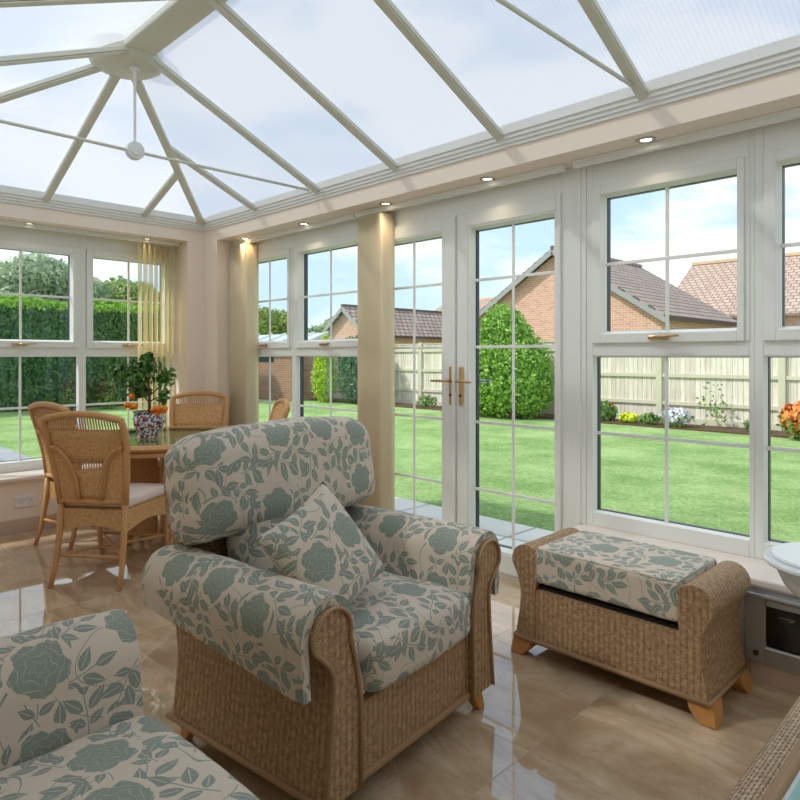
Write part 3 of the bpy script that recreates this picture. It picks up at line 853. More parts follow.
        def hf(p, wW=wW):
            s = 2*p.x/wW; q = Vector(p)
            q.z += .030*(1-s*s)*(1 if p.z > 0 else .2)
            if p.y > 0: q.y += .045*max(0, 1-s**4)*math.cos(p.z*4.5)
            q += Vector((0, noise.noise(p*6)*.010, noise.noise(p*5+Vector((9, 0, 0)))*.010))
            e = max(0, abs(s)-.82)/.18
            q.z += -.012*e+.006*math.sin(p.y*70)*e; q.x += .004*math.sin(p.z*60)*e
            return q
        mb.warp(hf); mb.build('head_cushion', 'floral', t, smooth=True, weld=True, loc=(cxh, -hd+.045, .842), rot=(R(10), 0, 0))
    for sx in (-1, 1):
        for sy in (-1, 1): foot(t, sx*(hw-.05), sy*(hd-.06), sx*.5, sy*.8)
    return t
lounge('armchair', 'wicker armchair with green floral upholstery facing right in the middle of the room', 'armchair', (-1.772, 1.464, 0), R(-83.4), .855, .74)
lounge('sofa', 'wicker sofa with green floral upholstery cut off at the bottom left corner', 'sofa', (-.665, .215, 0), R(0), 1.97, .84, ncush=2, backh=.92, top=.632)

# scatter cushion
def scatter(w, th):
    mb = MB(); n = 22
    for sg in (-1, 1):
        P = []; U = []
        for i in range(n+1):
            row = []; ur = []
            for j in range(n+1):
                a, b = -1+2*i/n, -1+2*j/n
                k = (1-a*a)*(1-b*b)
                z = sg*th/2*k**.42
                pin = 1-.10*(1-a*a)*(b*b)**2; pin2 = 1-.10*(1-b*b)*(a*a)**2
                x = a*w/2*pin2; y = b*w/2*pin
                x *= 1; y *= 1
                z += noise.noise(Vector((x*9, y*9, sg*3)))*.008*k
                row.append((x, y, z)); ur.append((x+sg*2.2, y+4.4))
            P.append(row); U.append(ur)
        if sg < 0: P = P[::-1]; U = U[::-1]
        mb.grid(P, U)
    return mb
sc = tag(scatter(.37, .14).build('scatter_cushion', 'floral', smooth=True, weld=True), 'square floral scatter cushion standing on one corner in the armchair seat', 'cushion')

# ottoman
def ottoman():
    t = thing('footstool', 'wicker footstool with a blue green floral pad beside the garden window', 'footstool', (-1.236, 2.556, 0))
    W, D, top = .845, .39, .483; hw, hd = W/2, D/2; T = .118
    MB().box((-hw+T-.01, -hd+.0, .075), (hw-T+.01, hd, .30)).build('base', 'wicker', t)
    for sg in (-1, 1):
        P = []; rr = .070
        prof = [(T, .075), (T, .30), (T+.01, top-rr-.05)]
        cx, cz = rr, top-rr
        for k in range(14): a = R(k*15); prof.append((cx+rr*math.cos(a), cz+rr*math.sin(a)))
        x0, z0 = prof[-1]
        for k in range(1, 8): q = k/8; prof.append((x0+(.045-x0)*math.sin(q*PI/2), z0+(.27-z0)*q))
        for k in range(0, 6): q = k/5; prof.append((.045-.030*q**1.6, .27-(.195)*q))
        prof = [(sg*(p[0])-sg*hw, p[1]) for p in prof]
        a_ = MB().prism(prof, -hd-.004, hd+.004, 4).build('arm', 'wicker', t); sharp_smooth(a_, 38)
        q = prof[-1]; MB().tube([(q[0], -hd-.004, .082), (q[0], hd+.004, .082)], .010, 6).build('trim', 'braid', a_, smooth=True)
    MB().tube([(-hw+.015, -hd-.006, .082), (hw-.015, -hd-.006, .082)], .010, 6).build('base_trim', 'braid', t, smooth=True)
    mb = rbox(W-2*T-.004, D+.01, .15, .017, 10, 3)
    ww, dd = W-2*T, D
    mb.warp(lambda p: Vector((p.x, p.y, p.z+(.012*max(0, 1-(2*p.x/ww)**2)**.5*max(0, 1-(2*p.y/dd)**2)**.5 if p.z > 0 else 0)+noise.noise(p*9)*.003)))
    cu = mb.build('seat_cushion', 'floral', t, smooth=True, weld=True, loc=(0, -.004, .408))
    a, b = ww/2-.008, dd/2-.002
    for z in (.071,):
        c_ = []
        for (cx, cy, a0) in ((a-.02, b-.02, 0), (-a+.02, b-.02, 90), (-a+.02, -b+.02, 180), (a-.02, -b+.02, 270)):
            for k in range(4): an = R(a0+k*30); c_.append((cx+.020*math.cos(an), cy+.020*math.sin(an), z))
        MB().tube(c_, .0045, 6, closed=True).build('piping', 'floral', cu, smooth=True)
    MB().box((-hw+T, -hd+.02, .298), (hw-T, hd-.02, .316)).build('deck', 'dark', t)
    for sx in (-1, 1):
        for sy in (-1, 1): foot(t, sx*(hw-.055), sy*(hd-.05), sx*1.0, sy*.8, h=.085, s=.095)
    return t
ottoman()

# coffee table at the right corner
ct = thing('coffee_table', 'wicker coffee table with glass top cut off at the bottom right corner', 'coffee table', (.0, 1.47, 0))
def ctable():
    hx, hy = .45, .58
    def ring(prof, mat, name, parent, sm=True):
        mb = MB(); n = len(prof); C = [(-1, -1), (1, -1), (1, 1), (-1, 1)]
        arc = [0]
        for i in range(n-1): arc.append(arc[-1]+math.dist(prof[i], prof[i+1]))
        for s in range(4):
            (ax, ay), (bx, by) = C[s], C[(s+1) % 4]; P = []; U = []
            L_ = 2*hx if ay == by else 2*hy
            for i, (d, z) in enumerate(prof):
                row = []; ur = []
                for k in range(2):
                    cx, cy = (ax, ay) if k == 0 else (bx, by)
                    row.append((cx*(hx-d), cy*(hy-d), z)); ur.append((k*L_+s*.37, arc[i]))
                P.append(row); U.append(ur)
            mb.grid(P, U)
        o = mb.build(name, mat, parent, weld=True); sharp_smooth(o, 60); return o
    ring([(.03, .06), (.0, .10), (.0, .395), (.004, .425), (.016, .442), (.035, .450), (.075, .452)], 'wicker_big', 'body', ct)
    ring([(.068, .452), (.070, .462), (.080, .468), (.090, .464), (.094, .452)], 'braid', 'trim', ct)
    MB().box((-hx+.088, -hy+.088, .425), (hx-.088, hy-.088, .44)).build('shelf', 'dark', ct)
    MB().box((-hx+.105, -hy+.105, .452), (hx-.105, hy-.105, .462)).build('glass_top', 'table_glass', ct, bevel=.002)
    MB().box((-hx+.094, -hy+.094, .440), (hx-.094, hy-.094, .451)).build('table_bed', 'whitegloss', ct)
    for sx in (-1, 1):
        for sy in (-1, 1): foot(ct, sx*(hx-.07), sy*(hy-.07), sx*.4, sy*.4, h=.08)
ctable()

# white pedestal stand
ps = thing('pedestal_table', 'round white pedestal table with a stepped top at the right edge', 'side table', (-.505, 2.565, 0))
MB().lathe([(0, .588), (.200, .588), (.206, .594), (.206, .603), (.200, .609), (0, .609)], n=64).build('table_top', 'whitegloss', ps, fixn=True)
MB().lathe([(0, .609), (.178, .609), (.182, .613), (.182, .618), (.178, .622), (0, .622)], n=64).build('inner_plate', 'whitegloss', ps)
sharp_smooth(MB().lathe([(0, .44), (.04, .44), (.10, .47), (.143, .515), (.162, .555), (.170, .588), (0, .588)], n=48).build('bowl', 'whitegloss', ps), 60)
sharp_smooth(MB().lathe([(0, 0), (.075, 0), (.075, .012), (.04, .03), (.022, .06), (.020, .42), (.04, .44), (0, .44)], n=40).build('pedestal', 'whitegloss', ps), 60)

# heater under the sill
ht = thing('plinth_heater', 'grey wall heater with a black grille below the right window sill', 'heater', (-.855, WA-.055, 0))
def heater():
    x0, x1 = 0, 1.05
    mb = MB(); ringbox(mb, x0, x1, .088, .352, .078, 0, .04, wb=.07, wt=.035); mb.build('casing', 'greypaint', ht, bevel=.004)
    MB().box((x0, -.010, .350), (x1, .055, .362)).build('top_strip', 'steelblue', ht, bevel=.002)
    MB().box((x0+.078, .012, .158), (x1-.078, .03, .318)).build('black_panel', 'black', ht)
    MB().box((x0+.078, -.004, .150), (x1-.078, .014, .158)).build('lower_lip', 'cornice', ht, bevel=.002)
    MB().box((x0+.02, .02, 0), (x1-.02, .05, .088)).build('plinth', 'skirt', ht)
    MB().cyl((.045, -.003, .125), .011, .006, 20, axis='y').build('knob', 'gutter', ht)
    lg = MB(); rnd = random.Random(3); x = .125
    for k in range(9):
        w = rnd.uniform(.003, .006); h = rnd.uniform(.003, .006); lg.box((x, .0095, .283-h/2), (x+w, .0118, .283+h/2)); x += w+.0016
    lg.box((.158, .0095, .274), (.172, .0118, .277)); lg.build('maker_mark', 'chrome', ht)
heater()

# ------------------------------------------------------------------ dining set
def dining_chair(loc, rz, label):
    t = thing('dining_chair', label, 'chair', loc, rz, 'rattan dining chairs round the table')
    def post(s): return [Vector((s*.205, -.30, 0)), Vector((s*.20, -.262, .12)), Vector((s*.195, -.235, .28)), Vector((s*.195, -.22, .46)), Vector((s*.212, -.235, .62)), Vector((s*.232, -.272, .80)), Vector((s*.232, -.308, .91))]
    # back frame incl. posts above the seat
    P = post(-1)[3:]; Q = post(1)[3:]
    topr = [Vector((x, -.315-.020*(1-(x/.232)**2)-.006, .945+.035*(1-(x/.232)**2))) for x in (-.226, -.215, -.14, -.07, 0, .07, .14, .215, .226)]
    mb = MB().tube(P+topr+Q[::-1], .020, 8)
    mb.tube([(-.195, -.225, .475), (0, -.235, .475), (.195, -.225, .475)], .017, 8)
    back = mb.build('backrest', 'rattan', t, smooth=True)
    def surf(u, z):
        zs = [p.z for p in Q]+[.95]; ys = [p.y for p in Q]+[-.32]; xs2 = [p.x for p in Q]+[.22]
        y = np.interp(z, zs, ys); x = np.interp(z, zs, xs2)
        return Vector((u*(x-.012), y-.012*(1-u*u), z))
    sp = MB()
    for i in range(27):
        u = -1+2*i/26; zt = .945+.03*(1-u*u)
        sp.tube([surf(u, .48), surf(u, .62), surf(u, .80), surf(u, zt)], .0042, 5)
    sp.build('spindles', 'rattan', back, smooth=True)
    wb_ = MB()
    for (z0, z1, hw_) in ((.48, .66, .98), (.70, .89, .98)):
        P2 = []; U2 = []
        for i in range(13):
            u = (-1+2*i/12)*hw_; row = [surf(u, z0+(z1-z0)*j/4) for j in range(5)]; P2.append(row); U2.append([(u*.2, z0+(z1-z0)*j/4) for j in range(5)])
        wb_.grid(P2, U2)
    o = wb_.build('back_weave', 'weave', back, smooth=True, fixn=False); md = o.modifiers.new('t', 'SOLIDIFY'); md.thickness = .010; md.offset = 0
    ar = MB()
    for s in (-1, 1):
        for ins in (0, .018):
            pts = []
            for k in range(9):
                a = k/8; z = .49+ins*.6+(.30-ins*1.5)*math.sin(a*PI/2)**.9; u = s*(.36+(ins*4.5)+(.62-ins*4.5)*(1-math.cos(a*PI/2)))
                p = surf(u, z); p.y -= .014; pts.append(p)
            ar.tube(pts, .013 if ins == 0 else .007, 6)
        ar.build('arch_trim', 'rattan', back, smooth=True); ar = MB()
    # side fill panels behind the arches
    fp = MB()
    for s in (-1, 1):
        pts = []; base = surf(s*.98, .50); 
        P2 = []; 
        for k in range(7):
            a = k/6; z = .49+.29*math.sin(a*PI/2)**.9; u0 = s*(.38+.60*(1-math.cos(a*PI/2)))
            P2.append([surf(u0, z)-Vector((0, .008, 0)), surf(s*.97, z)-Vector((0, .008, 0))])
        fp.grid(P2)
        fp.build('side_panel', 'weave', back, fixn=False); fp = MB()
    # apron
    ap = MB()
    fw, bw, yf, yb = .235, .195, .21, -.215
    pts = [(-bw, yb), (-fw, yf), (fw, yf), (bw, yb)]
    for i in range(4):
        (ax, ay), (bx, by) = pts[i], pts[(i+1) % 4]; P2 = []; U2 = []; Ls = math.dist((ax, ay), (bx, by))
        for k in range(9):
            f_ = k/8; x = ax+(bx-ax)*f_; y = ay+(by-ay)*f_; zl = .30+.035*math.sin(f_*PI)
            P2.append([(x, y, zl), (x, y, .43)]); U2.append([(f_*Ls, zl), (f_*Ls, .43)])
        ap.grid(P2, U2)
    ap.add([(-bw, yb, .43), (-fw, yf, .43), (fw, yf, .43), (bw, yb, .43)], [(0, 1, 2, 3)])
    o = ap.build('seat_frame', 'weave', t, fixn=False); md = o.modifiers.new('t', 'SOLIDIFY'); md.thickness = .012; md.offset = 0
    mb = rbox(.46, .44, .06, .026, 8, 3)
    mb.warp(lambda p: Vector((p.x*(.93+.15*(p.y+.22)/.44), p.y, p.z+(.012*max(0, 1-(p.x/.23)**2)*max(0, 1-(p.y/.22)**2) if p.z > 0 else 0))))
    mb.build('seat_cushion', 'cream_cushion', t, smooth=True, weld=True, loc=(0, .01, .465))
    for s in (-1, 1):
        MB().tube(post(s)[:4], [.014, .016, .018, .019], 8).build('leg', 'rattan', t, smooth=True)
        MB().tube([(s*.222, yf+.03, 0), (s*.228, yf+.004, .15), (s*.232, yf, .43)], [.014, .017, .019], 8).build('leg', 'rattan', t, smooth=True)
    MB().tube([(-.2, -.255, .17), (.2, .20, .17)], .009, 6).tube([(.2, -.255, .175), (-.2, .20, .175)], .009, 6).build('stretcher', 'rattan', t, smooth=True)
    MB().tube([(-.2, -.25, .17), (.2, -.25, .17)], .010, 6).build('stretcher', 'rattan', t, smooth=True)
    MB().tube([(-.225, .21, .17), (.225, .21, .17)], .010, 6).build('stretcher', 'rattan', t, smooth=True)
    return t
def c2w(X, Z): return (.7071*(X-Z), .7071*(X+Z))
def face(dX, dZ):
    x, y = c2w(dX, dZ); return math.atan2(y, x)-PI/2
def place_back(X, Z, dX, dZ):
    """seat centre position given floor point under the back legs"""
    n = math.hypot(dX, dZ); dX /= n; dZ /= n
    x, y = c2w(X+dX*.29, Z+dZ*.29); return (x, y, 0), face(dX, dZ)
p1, r1 = place_back(-1.755, 3.60, .12, .99)
ch = dining_chair(p1, r1, 'rattan dining chair with its back to the viewer, nearest of the table chairs')
p, r_ = place_back(-2.33, 4.33, .55, .835); dup(ch, p, r_, 'rattan dining chair left of the table, partly behind the nearest chair')
p, r_ = place_back(-1.71, 5.50, .0, -1); dup(ch, p, r_, 'rattan dining chair on the far side of the table beside the potted citrus')
p, r_ = place_back(-.87, 4.58, -.93, -.33); dup(ch, p, r_, 'rattan dining chair right of the table, only its top showing above the armchair')

TX, TY = c2w(-1.66, 4.56)
tb = thing('dining_table', 'round rattan dining table with a glass top', 'table', (TX, TY, 0), R(45))
sharp_smooth(MB().lathe([(.50, .715), (.575, .700), (.60, .708), (.612, .724), (.600, .742), (.575, .744), (.565, .738), (.50, .735)], n=72).lathe([(.55, .70), (.55, .672), (.575, .665), (.59, .672), (.59, .694), (.575, .70)], n=72).build('rim', 'rattan', tb, fixn=True), 50)
MB().cyl((0, 0, .733), .572, .008, 72).build('glass_top', 'table_glass', tb)
MB().cyl((0, 0, .700), .54, .012, 72).build('under_frame', 'weave', tb)
for k in range(4):
    a = k*PI/2+.4
    pts = [(.12, 0), (.40, 0)]
    mb = MB(); out = [(.05, .05), (.22, .05), (.24, .10), (.19, .30), (.22, .48), (.36, .64), (.38, .694), (.05, .694)]
    mb.add([(math.cos(a)*x-math.sin(a)*w_, math.sin(a)*x+math.cos(a)*w_, z) for w_ in (-.02, .02) for x, z in out],
           [tuple(range(8)), tuple(range(15, 7, -1))]+[(i, (i+1) % 8, 8+(i+1) % 8, 8+i) for i in range(8)])
    o = mb.build('leg', 'weave', tb)
    MB().tube([(math.cos(a)*x, math.sin(a)*x, z) for x, z in out[1:7]]+[(math.cos(a)*.38, math.sin(a)*.38, .68)], .024, 8).tube([(math.cos(a)*.22, math.sin(a)*.22, .06), (math.cos(a)*.24, math.sin(a)*.24, 0)], .022, 8).build('leg_trim', 'rattan', o, smooth=True)

# potted citrus
px, py = c2w(-1.72, 4.42)
pl = thing('potted_citrus', 'small citrus tree with orange fruit in a painted porcelain pot on the table', 'potted plant', (px, py, .744))
sharp_smooth(MB().lathe([(0, 0), (.062, 0), (.066, .008), (.064, .018), (.082, .05), (.100, .09), (.104, .125), (.098, .155), (.094, .165), (.104, .172), (.106, .180), (.092, .180), (.090, .150), (0, .150)], n=40).build('pot', 'pot', pl), 60)
MB().cyl((0, 0, .152), .088, .008, 24).build('soil', 'soil', pl)
MB().tube([(0, 0, .155), (-.004, .006, .22), (.006, .0, .28), (.0, -.003, .36), (.01, 0, .44)], [.011, .010, .009, .007, .004], 8).build('trunk', 'bark', pl, smooth=True)
def leaves(rng, centers, n, size, aspect=.42, jitter=1.0, updown=.5, shell=.35):
    mb_v = []; mb_f = []
    tot = sum(c[3]*c[4]*c[5] for c in centers)**1
    wts = [(c[3]*c[4]+c[4]*c[5]+c[3]*c[5]) for c in centers]; W_ = sum(wts)
    for c, w_ in zip(centers, wts):
        m = int(n*w_/W_)
        d = rng.normal(size=(m, 3)); d /= np.linalg.norm(d, axis=1)[:, None]
        rr = 1-shell*rng.random(m)**1.6+rng.normal(size=m)*.05
        P = d*rr[:, None]*np.array(c[3:6])+np.array(c[:3])
        nrm = d+rng.normal(size=(m, 3))*jitter*.6; nrm /= np.linalg.norm(nrm, axis=1)[:, None]
        t = np.cross(nrm, rng.normal(size=(m, 3))); t /= np.linalg.norm(t, axis=1)[:, None]; b = np.cross(nrm, t)
        s = size*(.6+.8*rng.random(m))[:, None]
        quad = np.stack([P-t*s*.5, P+b*s*aspect*.5+nrm*s*.06, P+t*s*.5-nrm*s*.05, P-b*s*aspect*.5+nrm*s*.06], 1)
        mb_v.append(quad.reshape(-1, 3))
    V = np.concatenate(mb_v); k = len(V)//4
    return V, np.arange(k*4).reshape(-1, 4)
def leafmesh(name, mat, V, F, parent=None, loc=None):
    me = bpy.data.meshes.new(name); me.vertices.add(len(V)); me.vertices.foreach_set('co', V.astype(np.float32).ravel())
    n = len(F); me.loops.add(n*4); me.loops.foreach_set('vertex_index', F.astype(np.int32).ravel())
    me.polygons.add(n); me.polygons.foreach_set('loop_start', np.arange(0, n*4, 4, dtype=np.int32))
    me.update(calc_edges=True); me.validate()
    me.materials.append(M[mat]); o = bpy.data.objects.new(name, me); COL.objects.link(o)
    if parent: o.parent = parent
    if loc: o.location = loc
    return o
rng = np.random.default_rng(5)
def cam_off(a, b, h): x, y = c2w(a, b); return (x, y, h)
cl = [cam_off(-.10, 0, .42)+(.13, .13, .09), cam_off(-.02, .02, .48)+(.09, .09, .07), cam_off(.11, .0, .41)+(.06, .06, .08), cam_off(-.20, 0, .47)+(.09, .07, .03), cam_off(.10, 0, .29)+(.05, .05, .05), cam_off(-.06, 0, .31)+(.07, .07, .05), cam_off(0.0, .0, .55)+(.04, .04, .03)]
V, F = leaves(rng, cl, 560, .062, .42, 1.2, shell=.9); leafmesh('foliage', 'leaf_citrus', V, F, pl)
for k, (a, h) in enumerate([(-.10, .285), (-.075, .215), (-.125, .225), (-.10, .210), (.05, .19), (.085, .20), (.115, .185), (.075, .165), (.13, .20)]):
    x, y, z = cam_off(a, -.04-.01*(k % 3), h); fr = MB().lathe([(0, -.021), (.012, -.018), (.020, -.008), (.022, 0), (.020, .010), (.012, .018), (0, .020)], n=14).build('fruit', 'orange', pl, smooth=True, loc=(x, y, z))
for a, h in ((-.1, .40), (.1, .38), (-.02, .5), (.1, .27), (-.08, .30)):
    MB().tube([(0, 0, .28 if h > .35 else .24), tuple(Vector(cam_off(a*.5, 0, (h+.27)/2))), cam_off(a, 0, h)], [.005, .004, .0025], 6).build('branch', 'bark', pl, smooth=True)

# scatter cushion placement: on armchair seat, leaning on the back
def w3(X, Z, h): x, y = c2w(X, Z); return Vector((x, y, h))
cT, cA, cB = w3(-.27, 2.20, .862), w3(-.415, 1.905, .750), w3(-.06, 2.19, .572)
ex = (cB-cT).normalized(); ez = ex.cross(cA-cT).normalized(); ey = ez.cross(ex)
sc.matrix_world = Matrix.Translation((cA+cB)/2+Vector((0, 0, .008))) @ Matrix((ex, ey, ez)).transposed().to_4x4()

# ------------------------------------------------------------------ garden
struct(MB().box((-60, -8, GZ-.3), (20, 60, GZ)).build('lawn', 'lawn'), 'mown green lawn around the conservatory', 'lawn')
struct(MB().box((WB-.30, WA+.30, GZ-.1), (4, 4.60, GZ+.05)).build('patio', 'patio'), 'pale paving slabs outside the french door', 'patio')
struct(MB().box((WB-9, -3, GZ-.1), (WB-.30, 2.75, GZ+.05)).build('side_path', 'patio_shaded'), 'pale paving outside the left wall windows, its shade put into a grey colour', 'path')
struct(MB().box((-24, 13.15, GZ-.05), (6, 14.1, GZ+.03)).build('flower_bed', 'soil'), 'bare soil border along the fence', 'flower bed')
# fence: bays of featheredge with rails and posts
fn = thing('garden_fence', 'weathered pale featheredge timber fence along the end of the lawn', 'fence', (0, 14.1, GZ))
for k, x in enumerate(np.arange(-18, 6, 2.4)):
    x = float(x)
    MB().box((x+.06, 0, .12), (x+2.34, .02, 1.82)).build('fence_panel', 'fence', fn)
    rl = MB()
    for z in (.42, 1.02, 1.60): rl.box((x+.04, -.045, z), (x+2.36, 0, z+.075))
    rl.box((x+.04, -.03, .0), (x+2.36, -.005, .15)); rl.box((x+.04, -.02, 1.82), (x+2.36, .04, 1.85))
    rl.build('rail', 'fence_rail', fn)
    MB().box((x-.06, -.07, 0), (x+.06, .05, 1.88)).build('post', 'fence_rail', fn)

def house(name, label, x0, x1, y0, y1, ze, zr, wall='brick', roofm='tile_grey', oh=.25, chim=None):
    """ridge parallel to y"""
    t = thing(name, label, 'house', (0, 0, GZ)); xm = (x0+x1)/2; ze -= GZ; zr -= GZ
    V = [(x0, y0, 0), (x1, y0, 0), (x1, y0, ze), (xm, y0, zr-.12), (x0, y0, ze)]; V += [(a, y1, c) for a, _, c in V]
    MB().add(V, [(0, 1, 2, 3, 4), (9, 8, 7, 6, 5), (0, 5, 6, 1), (1, 6, 7, 2), (0, 4, 9, 5)]).build('wall', wall, t)
    k = (zr-ze)/(xm-x0)
    for s, xe in ((-1, x0), (1, x1)):
        a = Vector((xm, y0-oh, zr)); b = Vector((xe+s*oh, y0-oh, ze-oh*k)); 
        n = Vector((0, 0, .09)); dy = Vector((0, y1-y0+2*oh, 0))
        MB().hexa([a, b, b+dy, a+dy], [a+n, b+n, b+dy+n, a+dy+n]).build('roof', roofm, t)
        MB().bar(a+Vector((0, -.02, -.07)), b+Vector((0, -.02, -.07)), .05, .16).build('bargeboard', 'barge', t)
        MB().bar(b+Vector((s*.04, 0, .0)), b+dy+Vector((s*.04, 0, .0)), .11, .10).build('gutter', 'gutter', t)
    MB().bar((xm, y0-oh, zr+.1), (xm, y1+oh, zr+.1), .22, .10).build('ridge_tiles', 'ridge' if roofm == 'tile_red' else 'tile_grey', t)
    if chim: MB().box((xm-.3, chim, zr-.4), (xm+.3, chim+.5, zr+.9)).build('chimney', wall, t)
    return t
house('brick_house', 'red brick house with a grey tiled gable behind the fence and the laurel', -15.95, -8.45, 20, 26.4, 2.62, 5.02)
house('brick_garage', 'small brick building with a brown tiled gable seen through the narrow window', -25.2, -22.1, 20, 29.5, 2.40, 3.62)
def house_x(name, label, x0, x1, y0, y1, ze, zr, roofm='tile_red', chim=None):
    t = thing(name, label, 'house', (0, 0, GZ)); ym = (y0+y1)/2; ze -= GZ; zr -= GZ
    MB().box((x0, y0, 0), (x1, y1, ze)).build('wall', 'brick', t)
    for s, ye in ((-1, y0-.3), (1, y1+.3)):
        MB().hexa([(x0-.2, ym, zr), (x1+.2, ym, zr), (x1+.2, ye, ze-.1), (x0-.2, ye, ze-.1)], [(x0-.2, ym, zr+.1), (x1+.2, ym, zr+.1), (x1+.2, ye, ze), (x0-.2, ye, ze)]).build('roof', roofm, t)
    MB().bar((x0-.2, ym, zr+.12), (x1+.2, ym, zr+.12), .25, .14).build('ridge_tiles', 'ridge', t)
    V = [(x0, y0, ze-.1), (x0, y1, ze-.1), (x0, ym, zr-.05)]
    MB().add(V, [(0, 1, 2)]).add([(x1, q[1], q[2]) for q in V], [(0, 2, 1)]).build('gable', 'brick', t, fixn=False)
    if chim: MB().box((chim, ym-.3, zr-.3), (chim+.35, ym+.3, zr+.7)).build('chimney', 'gutter', t)
    return t
house_x('tiled_house', 'house with a pale lichened terracotta roof behind the right window', -12.2, 8, 29, 37, 3.0, 5.75, chim=-4.6)
house_x('tiled_house', 'distant house with a dull red roof beyond the garage roof', -31, -19.3, 32, 40, 3.1, 5.15)
# brick outbuilding with pale glazed roof
ob = thing('outbuilding', 'brown brick outbuilding with a pale glazed roof beyond the lawn near the corner', 'outbuilding', (-18.6, 12.3, GZ), R(-42+45))
MB().box((-3.2, 0, 0), (1.25, 1.5, 1.62)).build('wall', 'brick_b', ob)
MB().hexa([(-3.4, -.15, 1.6), (1.35, -.15, 1.6), (1.35, 1.5, 2.2), (-3.4, 1.5, 2.2)], [(-3.4, -.15, 1.66), (1.35, -.15, 1.66), (1.35, 1.5, 2.28), (-3.4, 1.5, 2.28)]).build('glazed_roof', 'lightroof', ob)
mb = MB()
for x in (-3.4, -2.6, -1.8, -1.0, -.2, .6, 1.33): mb.bar((x, -.16, 1.69), (x, 1.5, 2.31), .05, .05)
mb.build('roof_bar', 'cornice', ob)
MB().box((-1.25, -.02, 1.28), (.3, .02, 1.5)).build('window', 'shade_and_pane', ob, bevel=.01)

def crown(name, label, cat, loc, blobs, n, size, mat, group=None, trunk=None, asp=.5, shell=.3, inner=True):
    t = thing(name, label, cat, loc, 0, group)
    V, F = leaves(rng, blobs, n, size, asp, shell=shell); leafmesh('foliage', mat, V, F, t)
    if trunk: MB().tube([(0, 0, 0), (.1, 0, trunk*.5), (0, .1, trunk)], [.25, .2, .15], 8).build('trunk', 'bark', t, smooth=True)
    return t
# laurel
bl = [(0, 0, .75, 1.00, .9, .85), (-.25, 0, 1.4, .80, .75, .8), (.30, .05, 1.3, .75, .7, .75), (-.05, 0, 2.05, .55, .5, .68), (.15, 0, 1.9, .5, .5, .55), (-.55, 0, .7, .55, .6, .65), (.6, 0, .75, .55, .55, .7)]
crown('laurel_bush', 'large rounded bright green laurel bush seen through the right door leaf', 'shrub', (-9.3, 12.9, GZ), [(b[0]*1.12,)+b[1:3]+(b[3]*1.12,)+b[4:] for b in bl], 36000, .10, 'laurel', trunk=.6, shell=.45)
x_, y_ = -17.15, 13.2
crown('golden_conifer', 'yellow green conifer column beside the darker shrub', 'shrub', (-16.25, 12.85, GZ), [(0, 0, .75, .42, .42, .75), (0, 0, 1.35, .34, .34, .62), (.05, 0, 1.75, .22, .22, .4)], 3500, .10, 'golden', shell=.4)
crown('dark_shrub', 'dense dark green shrub behind the golden conifer', 'shrub', (-15.0, 13.2, GZ), [(0, 0, .8, .75, .6, .85), (.2, 0, 1.5, .55, .5, .65), (-.3, 0, 1.45, .5, .5, .6)], 5000, .12, 'green_dark', shell=.4)
# hedge as one clipped mass of leaves
hd_ = thing('clipped_hedge', 'tall clipped evergreen hedge along the left side of the garden', 'hedge', (-20, 1.2, GZ))
def hedge():
    n = 80000; r = rng.random((n, 3)); V = []
    Lh, H_, Wd = 9.5, 2.98, 1.2
    face_ = rng.random(n); P = np.empty((n, 3)); N = np.empty((n, 3))
    a = face_ < .76
    P[a] = np.stack([np.full(a.sum(), Wd/2), (r[a, 0]*2-1)*Lh, r[a, 1]*H_], 1); N[a] = (1, 0, 0)
    b = ~a
    P[b] = np.stack([(r[b, 0]*2-1)*Wd/2, (r[b, 1]*2-1)*Lh, np.full(b.sum(), H_)], 1); N[b] = (0, 0, 1)
    P += N*(rng.normal(size=(n, 1))*.05+.05*np.sin(P[:, 1:2]*2.3)+.04*np.sin(P[:, 2:3]*5+P[:, 1:2]*3))
    nn = N+rng.normal(size=(n, 3))*.6; nn /= np.linalg.norm(nn, axis=1)[:, None]
    t = np.cross(nn, rng.normal(size=(n, 3))); t /= np.linalg.norm(t, axis=1)[:, None]; bb = np.cross(nn, t)
    s = .10*(.6+.8*rng.random((n, 1)))
    Q = np.stack([P-t*s*.5, P+bb*s*.3, P+t*s*.5, P-bb*s*.3], 1).reshape(-1, 3)
    top = P[:, 2] > H_-.14-.12*rng.random(n)  # upper leaves take the painted sunlit colour
    for nm, mt, sel in (('foliage', 'hedge', ~top), ('sunlit_top', 'hedge_top', top)):
        q = Q.reshape(-1, 4, 3)[sel].reshape(-1, 3); leafmesh(nm, mt, q, np.arange(len(q)).reshape(-1, 4), hd_)
    MB().box((-.55, -9.4, 0), (.5, 9.4, 2.85)).build('hedge_core', 'hedge', hd_)
hedge()
def treeblobs(k, w, h, z0, seed):
    r = random.Random(seed); return [(r.uniform(-w, w), r.uniform(-w*.5, w*.5), z0+r.uniform(0, h), w*r.uniform(.3, .5), w*r.uniform(.3, .5), w*r.uniform(.22, .36)) for _ in range(k)]
crown('garden_tree', 'broad pale green tree rising behind the hedge at the far left', 'tree', (-26, 6.9, GZ), treeblobs(30, 2.3, 1.6, 2.7, 4)+treeblobs(9, 1.0, .5, 4.2, 8), 60000, .17, 'tree', 'trees beyond the hedge', trunk=3.2, shell=.5)
crown('garden_tree', 'smaller yellowish green tree behind the hedge beside the blind', 'tree', (-26, 10.6, GZ), treeblobs(22, 1.9, 1.3, 2.8, 9), 26000, .17, 'tree_b', 'trees beyond the hedge', trunk=2.4, shell=.5)
crown('garden_tree', 'leafy tree above the pale outbuilding roof by the corner blind', 'tree', (-33, 20.5, GZ), treeblobs(14, 2.6, .9, 2.6, 2), 16000, .24, 'tree_b', 'trees beyond the fence', trunk=2.4, shell=.5)
